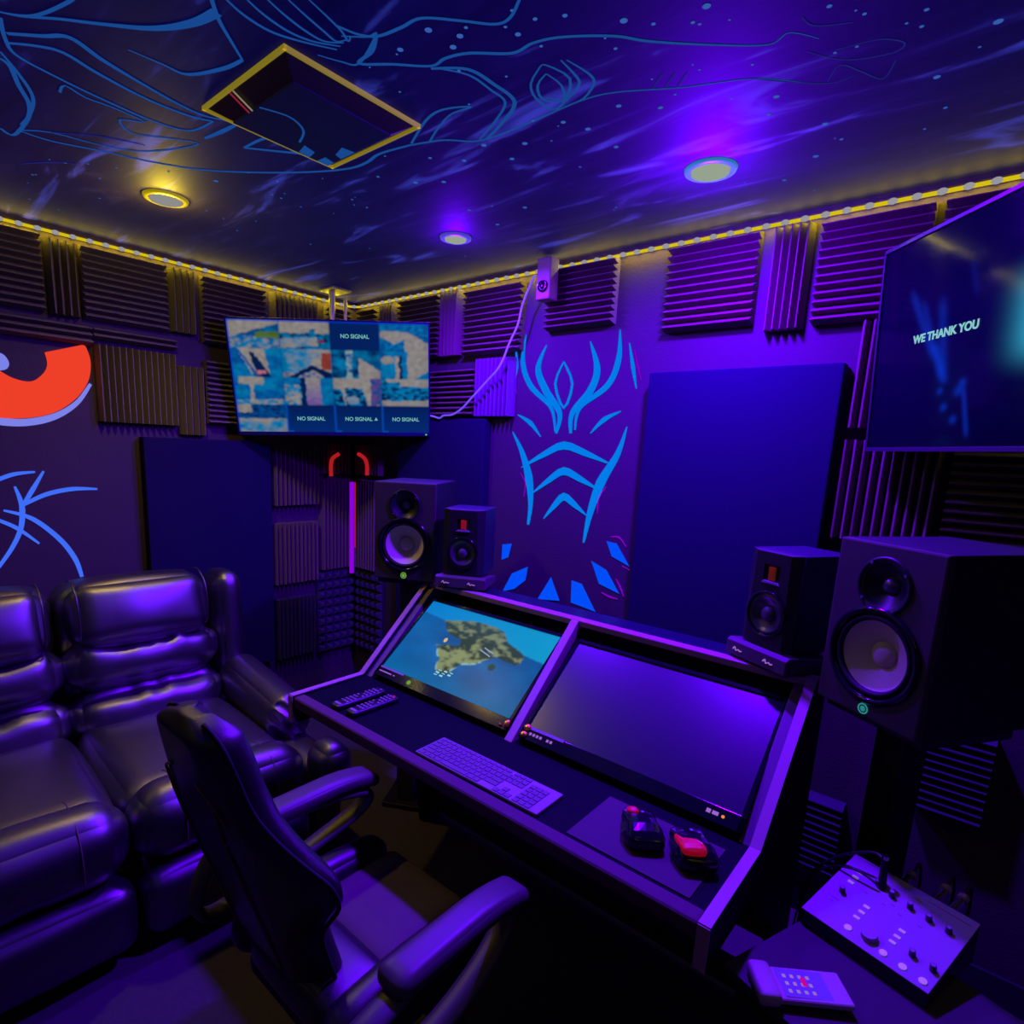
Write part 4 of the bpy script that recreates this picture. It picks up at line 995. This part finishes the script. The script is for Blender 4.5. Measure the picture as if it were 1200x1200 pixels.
def small_speaker(mtx, label, ribbon):
    t = thing('bookshelf_speaker', label, 'speaker', mtx=mtx)
    W, H, D = .162, .255, .20
    bm = bmesh.new(); box(bm, (0, D/2+.012, H/2), (W, D-.022, H), .003); to_obj('cabinet', bm, mat('small_cabinet', (.008, .010, .03), .5), t, world=False)
    c = .030
    t0 = bmesh.new()      # baffle with chamfered upper side corners
    o_ = [(-W/2, 0), (W/2, 0), (W/2, H), (-W/2, H)]; i_ = [(-W/2+.020, .002), (W/2-.020, .002), (W/2-.022, H*.30), (W/2-.028, H-.004), (-W/2+.028, H-.004), (-W/2+.022, H*.30)]
    B = [t0.verts.new((x, .014, z)) for x, z in ((-W/2, 0), (W/2, 0), (W/2, H*.3), (W/2, H), (-W/2, H), (-W/2, H*.3))]; A = [t0.verts.new((x, 0, z)) for x, z in i_]
    t0.faces.new(A); t0.faces.new(B[::-1])
    for i in range(6): t0.faces.new((A[i], B[i], B[(i+1) % 6], A[(i+1) % 6]))
    bmesh.ops.recalc_face_normals(t0, faces=t0.faces[:]); fr = to_obj('front_baffle', t0, mat('small_baffle', (.010, .008, .012), .5), t, world=False)
    zw, zt = .088, .196
    cb = bmesh.new(); cyl(cb, (0, -.1, zw), (0, .0115, zw), .055, seg=40); box(cb, (0, -.044, zt), (.052, .1, .046)); cut(fr, cb)
    T = lambda z: Matrix.Translation((0, .0, z))
    bm = bmesh.new(); lathe(bm, [(.054, -.006), (.062, .001), (.062, .004), (.057, .005), (.053, -.002)], 44, T(zw)); to_obj('woofer_ring', bm, M['black_gloss'], t, world=False, smooth=True)
    bm = bmesh.new(); lathe(bm, [(.054, -.002), (.050, .003), (.045, -.001), (.035, -.006), (.020, -.0105)], 44, T(zw)); to_obj('cone', bm, mat('dark_cone', (.05, .045, .055), .25, spec=.9), t, world=False, smooth=True)
    bm = bmesh.new(); lathe(bm, [(.021, -.0105), (.019, -.004), (.010, .001), (0, .002)], 30, T(zw)); to_obj('dust_cap', bm, mat('dark_cap', (.10, .07, .12), .45), t, world=False, smooth=True)
    bm = bmesh.new()
    for k in range(7): prism(bm, [(-.010+k*.0030, .004), (-.0088+k*.0030, -.001), (-.0076+k*.0030, .004)], 'z', zt-.018, zt+.018)
    to_obj('ribbon_tweeter', bm, ribbon, t, world=False)
    bm = bmesh.new(); prism(bm, [(-.028, zt-.026), (.028, zt-.026), (.022, zt-.020), (-.022, zt-.020)], 'y', -.004, .004); to_obj('waveguide_lip', bm, mat('waveguide_grey', (.3, .22, .35), .35), t, world=False)
small_red = mat('red_ribbon', (.7, .03, .03), .4, emit=(.45, .015, .02), es=.2)
def desk_stand(px0, px1, yaw, label, sp_label, ribbon, lean=0):
    z0 = DT+.001
    a, b = onz(*px0, z0+.02), onz(*px1, z0+.02); c = (a+b)/2; n = Vector((-math.sin(yaw), math.cos(yaw), 0)); c += n*.02
    Mx = tpose(c.x, c.y, z0, yaw)
    # local frame: front at y=0
    t = thing('isolation_stand', label, 'speaker stand', mtx=Mx, group=None)
    bm = bmesh.new(); prism(bm, [(-.006, .008), (-.004, .046), (.006, .054), (.185, .030), (.190, .008)], 'x', -.100, .100, .003); to_obj('front_pad', bm, mat('stand_violet_foam', (.07, .035, .06), .7), t, world=False)
    bm = bmesh.new(); box(bm, (0, .09, .005), (.180, .17, .008), .002); to_obj('foot_plate', bm, M['black_matte'], t, world=False)
    bm = bmesh.new()
    for x in (-.058, .045):
        tube(bm, [(x-.014, -.0068, .026), (x-.008, -.0068, .033), (x-.004, -.0068, .024), (x+.004, -.0068, .028), (x+.010, -.0068, .025), (x+.016, -.0068, .027)], .0016, 6, 3)
    to_obj('printed_marks', bm, M['g_whitemark'], t, world=False)
    sp = Mx @ Matrix.Translation((0, .016, .0545)) @ Matrix.Rotation(-.01, 4, 'X')
    small_speaker(sp, sp_label, ribbon)
desk_stand((508, 684), (567, 690), .48, 'angled foam stand on the shelf under the left small speaker', 'small black speaker with red ribbon tweeter beside the left large speaker', small_red)
desk_stand((845, 758), (915, 790), -.48, 'angled foam stand overhanging the right monitor, under the right small speaker', 'small black speaker with copper ribbon tweeter beside the right large speaker', M['ribbon'])

# ------------------------------------------------------------------ recliner sofa
sofa = thing('recliner_sofa', 'black leather recliner sofa along the left wall with rolled cushions', 'sofa', (.65, -1.9, 0))
def pucker(amp, k, edge, span, face='x', phase=0):
    def d(p, q):
        if q.x > -.2:
            w = math.exp(-((q.z-edge)/span)**2)
            a = abs(math.sin(k*p.y+phase+1.3*math.sin(p.y*17)))
            p.x -= amp*w*(a**.6)*max(0, q.x+.2)/1.2
            p.z -= amp*.5*w*(a**.6)*(1 if edge > 0 else -1)
        p.x += .005*noise.noise(Vector((p.y*9, p.z*9, phase)))
        return p
    return d
def module(y0, y1, k):
    w = y1-y0-.012; ym = (y0+y1)/2
    def part(nm, c, s, r, puff, deform=None, rx=0, N=16):
        bm = bmesh.new(); rbox(bm, s, r, N, puff, deform, Matrix.Translation(c) @ Matrix.Rotation(rx, 4, 'Y')); return to_obj(nm, bm, M['leather'], sofa, smooth=True)
    part('back_frame', (.215, ym, .60), (.22, w, .80), .07, .015, lambda p, q: p, 0)
    part('headrest', (.325, ym, .880), (.20, w-.075, .255), .062, .022, lambda p, q: (setattr(p, 'x', p.x+.006*noise.noise(Vector((p.y*7, p.z*7, k)))), p)[1], -.36, 20)
    part('upper_back_roll', (.325, ym, .688), (.25, w-.004, .215), .085, .024, pucker(.034, 27, .85, .50, phase=k), -.24, 30)
    part('lower_back_roll', (.355, ym, .485), (.27, w-.004, .215), .085, .024, pucker(.026, 16, .85, .50, phase=k+2), -.20, 30)
    part('seat_cushion', (.745, ym, .375), (.66, w, .20), .07, .02, lambda p, q: (setattr(p, 'z', p.z+.006*noise.noise(Vector((p.x*6, p.y*6, k)))), p)[1])
    part('seat_front_roll', (1.125, ym, .395), (.20, w, .235), .09, .012, pucker(.008, 11, -.6, .5, phase=k), 0, 20)
    part('footrest_panel', (1.145, ym, .165), (.20, w-.01, .215), .045, .012, pucker(.006, 9, .9, .3, phase=k+4), 0, 16)
    for s in (-1, 1):      # stitched seam lines over the front roll
        bm = bmesh.new()
        P = [(1.02, .500), (1.06, .514), (1.12, .5185), (1.18, .505), (1.222, .46), (1.2385, .40), (1.230, .33)]
        tube(bm, [(x, ym+s*(w/2-.13), z) for x, z in P], .0022, 6, 5); to_obj('seam', bm, mat('seam_tan', (.12, .08, .07), .5) if k == 0 and s < 0 else bpy.data.materials['seam_tan'], sofa, smooth=True)
        bm = bmesh.new(); yy = ym+s*(w/2-.045)
        P = [(.345, .785), (.425, .815), (.438, .90), (.415, .985), (.34, 1.030), (.26, 1.02)]
        tube(bm, [(x, yy, z) for x, z in P], .004, 6, 5); to_obj('piping', bm, M['leather'], sofa, smooth=True)
for k, (a, b) in enumerate(((-2.850, -2.272), (-2.268, -1.700), (-1.694, -1.118))): module(a, b, k)
def arm(yc, s):
    bm = bmesh.new(); rbox(bm, (.62, .185, .22), .088, 24, .008, lambda p, q: (setattr(p, 'x', p.x-(.020*abs(math.sin(p.z*45+p.y*50)) if q.x > .85 else 0)), p)[1], Matrix.Translation((.63, yc, .480)) @ Matrix.Rotation(.10, 4, 'Y')); to_obj('armrest', bm, M['leather'], sofa, smooth=True)
    bm = bmesh.new(); rbox(bm, (.86, .16, .36), .05, 10, .01, None, Matrix.Translation((.74, yc, .215))); to_obj('arm_panel', bm, M['leather'], sofa, smooth=True)
    bm = bmesh.new(); rbox(bm, (.17, .13, .20), .06, 12, .012, None, Matrix.Translation((1.165, yc+s*.01, .37))); to_obj('arm_front_roll', bm, M['leather'], sofa, smooth=True)
    bm = bmesh.new(); rbox(bm, (.22, .115, .50), .05, 14, .012, lambda p, q: (setattr(p, 'x', p.x-.014*math.exp(-((p.z-.08)/.02)**2)), p)[1], Matrix.Translation((.285, yc+(-.02)*s, .745)) @ Matrix.Rotation(-.06, 4, 'Y')); to_obj('back_side_bolster', bm, M['leather'], sofa, smooth=True)
arm(-1.020, 1); arm(-2.955, -1)
bm = bmesh.new(); box(bm, (.62, -1.985, .035), (1.08, 1.95, .05), .01); to_obj('base_frame', bm, M['black_matte'], sofa)

_P = Matrix.Translation((1.2, -1.70, 0)); sofa.matrix_world = _P @ Matrix.Rotation(math.radians(-3), 4, 'Z') @ _P.inverted() @ sofa.matrix_world

# ------------------------------------------------------------------ office chair
chair = thing('office_chair', 'black racing-style office chair seen from behind in front of the desk', 'chair', (2.02, -1.50, 0))
XC = 1.915
ZW = [(.37, .16), (.42, .19), (.52, .20), (.62, .205), (.68, .235), (.745, .278), (.80, .275), (.86, .235), (.92, .190), (.98, .158), (1.04, .138), (1.09, .118), (1.12, .085), (1.135, .03)]
prof = catmull([(0, w, z) for z, w in ZW], 4)
NU = 16; t0 = bmesh.new(); F_, B_ = [], []
for p in prof:
    z, w = p.z, max(.02, p.y); yc = -1.62-(z-.45)*.31; rf, rb = [], []
    for i in range(NU+1):
        u = -1+2*i/NU; x = u*w
        wing = .055*max(0, abs(x)-.12)/.14 if z < .95 else .02*abs(u)**2
        wing *= min(1, max(.25, (1.05-z)/.25)) if z < 1.05 else .25
        ed = math.sqrt(max(0, 1-abs(u)**6)); th = .042*ed*min(1, (1.142-z)/.04+.15)*min(1, (z-.355)/.05+.3)
        c = yc+wing; x += .30*max(0, z-.85)
        rf.append(t0.verts.new((XC+x, c+th+(.012 if abs(u) > .72 else 0)*ed, z))); rb.append(t0.verts.new((XC+x, c-th, z)))
    F_.append(rf); B_.append(rb)
for a in range(len(prof)-1):
    for i in range(NU):
        t0.faces.new((F_[a][i+1], F_[a][i], F_[a+1][i], F_[a+1][i+1])); t0.faces.new((B_[a][i], B_[a][i+1], B_[a+1][i+1], B_[a+1][i]))
    t0.faces.new((F_[a][0], B_[a][0], B_[a+1][0], F_[a+1][0])); t0.faces.new((B_[a][NU], F_[a][NU], F_[a+1][NU], B_[a+1][NU]))
for a, flip in ((0, 0), (len(prof)-1, 1)):
    for i in range(NU): t0.faces.new((F_[a][i], F_[a][i+1], B_[a][i+1], B_[a][i]))
bmesh.ops.remove_doubles(t0, verts=t0.verts[:], dist=1e-5); bmesh.ops.recalc_face_normals(t0, faces=t0.faces[:])
o = to_obj('backrest', t0, M['chair_black'], chair, smooth=True); md = o.modifiers.new('s', 'SUBSURF'); md.levels = 1; md.render_levels = 1
# piping round the back edge, seams on the rear face
bm = bmesh.new()
for s in (-1, 1):
    P = []
    for p in prof[2:-2:2]:
        z, w = p.z, p.y; yc = -1.62-(z-.45)*.31; x = w*1.0
        wing = .055*max(0, abs(x)-.12)/.14 if z < .95 else .02
        wing *= min(1, max(.25, (1.05-z)/.25)) if z < 1.05 else .25
        P.append((XC+s*w*.985+.30*max(0, z-.85), yc+wing-.008, z))
    tube(bm, P, .0045, 6, 2)
to_obj('piping', bm, M['black_matte'], chair, smooth=True)
bm = bmesh.new()
for s in (-1, 1):
    tube(bm, [(XC+s*.10+.30*max(0, z-.85), -1.62-(z-.45)*.31-.0445, z) for z in (.50, .62, .74, .86, .96)], .0028, 6, 3)
    tube(bm, [(XC+s*x+.30*max(0, z-.85), -1.62-(z-.45)*.31-.044+wg, z) for x, z, wg in ((.10, .86, 0), (.13, .90, .008), (.10, .97, .0), (.05, 1.0, -.001))], .0028, 6, 3)
to_obj('seam', bm, mat('chair_seam', (.14, .09, .06), .5), chair, smooth=True)
# seat
bm = bmesh.new(); rbox(bm, (.30, .285, .10), .030, 12, .004, None, Matrix.Translation((2.0, -1.378, .435))); o = to_obj('seat', bm, mat('chair_seat_fabric', (.08, .05, .055), .75), chair, smooth=True); o['label'] = 'greyish seat pad'
bm = bmesh.new(); rbox(bm, (.34, .17, .115), .04, 10, .006, None, Matrix.Translation((2.0, -1.585, .440))); to_obj('lumbar_cushion', bm, M['chair_black'], chair, smooth=True)
for s in (-1, 1):
    bm = bmesh.new(); rbox(bm, (.095, .44, .115), .045, 12, .006, lambda p, q: (setattr(p, 'z', p.z+.018*math.exp(-((p.y-.0)/.2)**2)), p)[1], Matrix.Translation((1.995+s*.188, -1.46, .442))); to_obj('seat_bolster', bm, M['chair_black'], chair, smooth=True)
bm = bmesh.new(); rbox(bm, (.40, .40, .05), .02, 6, 0, None, Matrix.Translation((2.015, -1.46, .37))); to_obj('seat_pan', bm, M['black_matte'], chair, smooth=True)
bm = bmesh.new(); box(bm, (2.015, -1.47, .325), (.20, .26, .045), .01); cyl(bm, (2.13, -1.40, .325), (2.30, -1.38, .32), .008); to_obj('tilt_mechanism', bm, M['black'], chair)
bm = bmesh.new(); cyl(bm, (2.015, -1.48, .10), (2.015, -1.48, .32), .026); cyl(bm, (2.015, -1.48, .09), (2.015, -1.48, .20), .034); to_obj('gas_lift', bm, M['black'], chair)
for s in (-1, 1):   # armrests: looped frame and pad
    xa = 2.345 if s > 0 else 1.765
    y_off = -.01 if s > 0 else .05
    bm = bmesh.new()
    loop = [(-1.800, .560), (-1.76, .640), (-1.68, .668), (-1.56, .672), (-1.42, .665), (-1.325, .635), (-1.345, .590), (-1.43, .555), (-1.55, .525), (-1.68, .510), (-1.775, .515)]
    P = [Vector((xa+s*.012*math.sin(i), y+y_off, z)) for i, (y, z) in enumerate(loop)]
    C_ = catmull(P, 6, True); t = bmesh.new(); rings = []
    for i, p in enumerate(C_):
        d = (C_[(i+1) % len(C_)]-C_[i-1]).normalized(); n = Vector((0, -d.z, d.y))
        rings.append([t.verts.new(p+Vector((1, 0, 0))*.028*math.cos(a)+n*.013*math.sin(a)) for a in [2*PI*j/12 for j in range(12)]])
    for i in range(len(rings)):
        a, b = rings[i], rings[(i+1) % len(rings)]
        for j in range(12): t.faces.new((a[j], a[(j+1) % 12], b[(j+1) % 12], b[j]))
    bmesh.ops.recalc_face_normals(t, faces=t.faces[:]); o = to_obj('arm_frame', t, M['chair_grey'], chair, smooth=True); o['label'] = 'grey looped armrest frame'
    bm = bmesh.new()
    def bend(p, q): p.z -= 1.1*max(0, p.y-.02)**2*.9+.25*max(0, -p.y-.12)**2; return p
    rbox(bm, (.078, .37, .045), .021, 14, .002, bend, Matrix.Translation((xa, -1.475+y_off, .693))); to_obj('arm_pad', bm, M['chair_black'] if False else mat('arm_pad_vinyl', (.07, .045, .065), .45), chair, smooth=True)
    bm = bmesh.new(); box(bm, ((xa+2.015)/2+s*.10, -1.60+y_off, .372), (abs(xa-2.015)-.14, .06, .022), .006); to_obj('arm_bracket', bm, M['black'], chair)
for k in range(5):
    a = 2*PI*k/5+2.95; d = Vector((math.cos(a), math.sin(a), 0)); c = Vector((2.015, -1.48, 0))
    bm = bmesh.new(); tube(bm, [c+d*.02+Vector((0, 0, .125)), c+d*.16+Vector((0, 0, .112)), c+d*.285+Vector((0, 0, .085))], .022, 10, 4, rads=[.030, .024, .018]); to_obj('base_leg', bm, M['black'], chair, smooth=True)
    e = c+d*.285; nrm = Vector((-d.y, d.x, 0))
    bm = bmesh.new(); cyl(bm, e-nrm*.024+Vector((0, 0, .028)), e-nrm*.006+Vector((0, 0, .028)), .028); cyl(bm, e+nrm*.006+Vector((0, 0, .028)), e+nrm*.024+Vector((0, 0, .028)), .028); cyl(bm, e+Vector((0, 0, .02)), e+Vector((0, 0, .075)), .009); to_obj('caster', bm, M['black_gloss'], chair)

# ------------------------------------------------------------------ side cabinet with mixer and phone
TX = tpose(2.740, -1.150, 0, -.35)
cab = thing('side_cabinet', 'small dark cabinet right of the desk holding the mixer and phone', 'cabinet', mtx=TX)
bm = bmesh.new(); box(bm, (.29, .195, .630), (.58, .39, .020), .003); to_obj('top', bm, mat('cabinet_top_dark', (.045, .03, .048), .6, spec=.2), cab, world=False)
bm = bmesh.new(); box(bm, (.29, .19, .31), (.54, .34, .60), .003); to_obj('body', bm, M['black_matte'], cab, world=False)
for i in (0, 1):
    bm = bmesh.new(); box(bm, (.155+.27*i, .013, .32), (.255, .014, .55), .003); d = to_obj('door', bm, M['black'], cab, world=False)
    bm = bmesh.new(); cyl(bm, (.265+.05*i, .000, .42), (.265+.05*i, .0, .52), .005); h = to_obj('handle', bm, M['steel'], d, world=False)
PT = .250
MX = tpose(2.935, -.9617, .675, -.2943, PT)
mixer = thing('audio_mixer', 'white desktop audio mixer with knobs on the side cabinet', 'mixer', mtx=MX)
w_, h_ = .2355, .2148
bm = bmesh.new()
import mathutils
inv = MX.inverted(); 
# wedge body: top face tilted, bottom flat on the cabinet
topc = [MX @ Vector(p) for p in ((-w_/2, 0, 0), (w_/2, 0, 0), (w_/2, h_, 0), (-w_/2, h_, 0))]
A = [bm.verts.new(p-Vector((0, 0, .004))) for p in topc]; B = [bm.verts.new((p.x, p.y, .6405)) for p in topc]
bm.faces.new(A); bm.faces.new(B[::-1])
for i in range(4): bm.faces.new((A[i], B[i], B[(i+1) % 4], A[(i+1) % 4]))
bmesh.ops.recalc_face_normals(bm, faces=bm.faces[:]); to_obj('body', bm, M['black'], mixer)
bm = bmesh.new(); box(bm, (0, h_/2, -.002), (w_, h_, .004), .001); to_obj('top_plate', bm, mat('mixer_plate', (.26, .19, .28), .5), mixer, world=False)
def mxy(a, b):  # pixel on the tilted plate -> local
    d = ray(a, b); n = (MX.to_3x3() @ Vector((0, 0, 1))); P0 = MX.translation; t = (P0-CAM).dot(n)/d.dot(n); return inv @ (CAM+d*t)
def px(x, y): return (920+x*260/1200, 980+y*220/1015)
km = mat('mixer_knob_dark', (.03, .03, .05), .4)
for q in ((310, 300), (505, 265), (578, 325), (676, 388), (777, 455), (885, 520), (688, 645), (800, 725)):
    p = mxy(*px(*q)); bm = bmesh.new(); cyl(bm, (p.x, p.y, 0), (p.x, p.y, .014), .0062, .0052, 18); k = to_obj('knob', bm, km, mixer, world=False)
    bm = bmesh.new(); cyl(bm, (p.x, p.y, .014), (p.x, p.y, .0146), .0040, seg=16); c = to_obj('knob_cap', bm, M['white_mat'], k, world=False)
p = mxy(*px(455, 545)); bm = bmesh.new(); cyl(bm, (p.x, p.y, 0), (p.x, p.y, .012), .0150, .0140, 36); o = to_obj('dial', bm, mat('mixer_dial', (.26, .20, .28), .5), mixer, world=False)
bt = mat('mixer_button_pale', (.75, .70, .80), .5, emit=(.20, .14, .30), es=.5)
for q in ((340, 495), (530, 632), (635, 707), (745, 785)):
    p = mxy(*px(*q)); bm = bmesh.new(); cyl(bm, (p.x, p.y, 0), (p.x, p.y, .0025), .0068, seg=24); to_obj('round_button', bm, bt, mixer, world=False)
for q in ((356, 249), (380, 223), (407, 200), (387, 440), (414, 412), (441, 384), (580, 574), (606, 545), (633, 515)):
    p = mxy(*px(*q)); bm = bmesh.new(); box(bm, (p.x, p.y, .001), (.012, .0062, .003), .001); to_obj('oval_button', bm, bt, mixer, world=False)
for q in ((250, 345), (262, 325), (280, 338), (438, 305), (533, 368), (583, 372), (622, 425), (730, 490), (600, 292), (697, 350), (798, 412), (556, 205), (885, 490)):
    p = mxy(*px(*q)); bm = bmesh.new(); box(bm, (p.x, p.y, .0004), (.007, .0025, .0008)); to_obj('printed_mark', bm, M['white_mat'], mixer, world=False)
a, b = mxy(*px(778, 345)), mxy(*px(1005, 485)); bm = bmesh.new(); box(bm, ((a.x+b.x)/2, (a.y+b.y)/2-.002, .0004), ((b-a).length, .0016, .0008)); to_obj('printed_mark', bm, M['white_mat'], mixer, world=False); a = mxy(*px(460, 148)); bm = bmesh.new(); box(bm, (a.x, a.y, .0004), (.018, .005, .0008)); to_obj('printed_mark', bm, M['white_mat'], mixer, world=False)
# plugs at the back of the mixer
def plug(pxy, back, label, L=.045, r=.009):
    t0 = mxy(*pxy); base = MX @ Vector((t0.x, h_+.004, -.012)); dirn = (MX.to_3x3() @ Vector((0, 1, 0))); dirn.z = .15; dirn.normalize()
    t = thing('audio_plug', label, 'plug', base, group='audio plugs behind the mixer')
    bm = bmesh.new(); cyl(bm, base, base+dirn*L, r, r*.8); to_obj('sleeve', bm, M['chrome'], t)
    bm = bmesh.new(); cyl(bm, base+dirn*L, base+dirn*(L+.012), r*1.15, seg=20); to_obj('ring', bm, M['white_mat'], t)
    bm = bmesh.new(); tube(bm, [base+dirn*(L+.012), base+dirn*(L+.04)+Vector((0, 0, .012)), base+dirn*(L+.06)-Vector((0, 0, .05)), base+dirn*(L+.05)-Vector((0, 0, .075))], .003, 8, 5); to_obj('cord', bm, M['black'], t, smooth=True)
plug((1060, 1030), 0, 'single pale plug at the back of the mixer near its middle', .030, .008)
plug((1098, 1048), 0, 'left plug of the pair behind the mixer, right of its middle')
plug((1118, 1060), 0, 'right plug of the pair behind the mixer')
cp = thing('audio_cable', 'black cable with upright plug standing on the mixer and looping off to the left', 'cable', MX @ mxy(*px(520, 285)))
b0 = MX @ mxy(*px(522, 280)); 
bm = bmesh.new(); cyl(bm, b0+Vector((0, 0, .001)), b0+Vector((-.004, .012, .062)), .0085, .0065); to_obj('plug_body', bm, M['black'], cp)
bm = bmesh.new(); cyl(bm, b0+Vector((-.004, .012, .062)), b0+Vector((-.004, .0125, .070)), .0075); to_obj('plug_tip', bm, M['chrome'], cp)
bm = bmesh.new(); tube(bm, [b0+Vector((-.004, .012, .058)), b0+Vector((-.03, .03, .055)), b0+Vector((-.09, .03, .012)), b0+Vector((-.135, .02, -.055)), b0+Vector((-.150, .05, -.20)), b0+Vector((-.155, .08, -.55))], .003, 8, 6); to_obj('cord', bm, M['black'], cp, smooth=True)
bm = bmesh.new(); tube(bm, [b0+Vector((-.008, -.010, .010)), b0+Vector((-.05, .0, .016)), b0+Vector((-.10, .012, -.01)), b0+Vector((-.14, .01, -.07)), b0+Vector((-.155, .02, -.22))], .0025, 8, 6); to_obj('cord', bm, M['black'], cp, smooth=True)

# phone in a pale case with a thick grip
ZT = .6405
ph = thing('mobile_phone', 'pale phone-like handset with thick grip and lit screen lying on the cabinet', 'phone', mtx=tpose(2.866, -1.124, ZT+.0005, math.radians(36)))
bm = bmesh.new(); box(bm, (.010, 0, .0145), (.148, .072, .013), .005, mtx=Matrix.Rotation(-.02, 4, 'Y'), seg=3); to_obj('case', bm, mat('phone_case_pale', (.42, .30, .34), .5), ph, world=False, smooth=False)
bm = bmesh.new(); rbox(bm, (.040, .082, .030), .010, 6, 0, None, Matrix.Translation((-.062, 0, .0155))); to_obj('grip', bm, mat('phone_grip_pale', (.42, .36, .32), .5), ph, world=False, smooth=True)
bm = bmesh.new(); box(bm, (.022, 0, .0215), (.112, .060, .001), .002); to_obj('screen', bm, mat('phone_screen', (.16, .10, .30), .2, emit=(.06, .015, .28), es=.6), ph, world=False)
bm = bmesh.new(); box(bm, (.010, .004, .0224), (.008, .018, .0005)); to_obj('pink_icon', bm, M['g_pink'], ph, world=False)
bm = bmesh.new()
for i in range(4):
    for j in range(3): box(bm, (-.022+i*.014, -.018+j*.016, .0223), (.006, .007, .0004))
to_obj('screen_icons', bm, glow('phone_icon', (.30, .14, .55)), ph, world=False)
bm = bmesh.new(); rbox(bm, (.030, .075, .016), .006, 5, 0, None, tpose(2.972, -1.255, ZT+.0085, -.45)); one('small_case', bm, M['white_mat'], 'small pale violet case at the near edge of the cabinet below the mixer', 'case', smooth=True)

# ------------------------------------------------------------------ world and output look
wd = bpy.data.worlds.new('world'); scene.world = wd; wd.use_nodes = True
wd.node_tree.nodes['Background'].inputs['Color'].default_value = (.0, .0, .02, 1)
scene.view_settings.view_transform = 'Standard'; scene.view_settings.look = 'None'
scene.view_settings.gamma = 1; scene.view_settings.exposure = 0; scene.view_settings.use_curve_mapping = False
for o in scene.objects:
    if o.type == 'MESH': o.data.update()
bpy.context.view_layer.update()
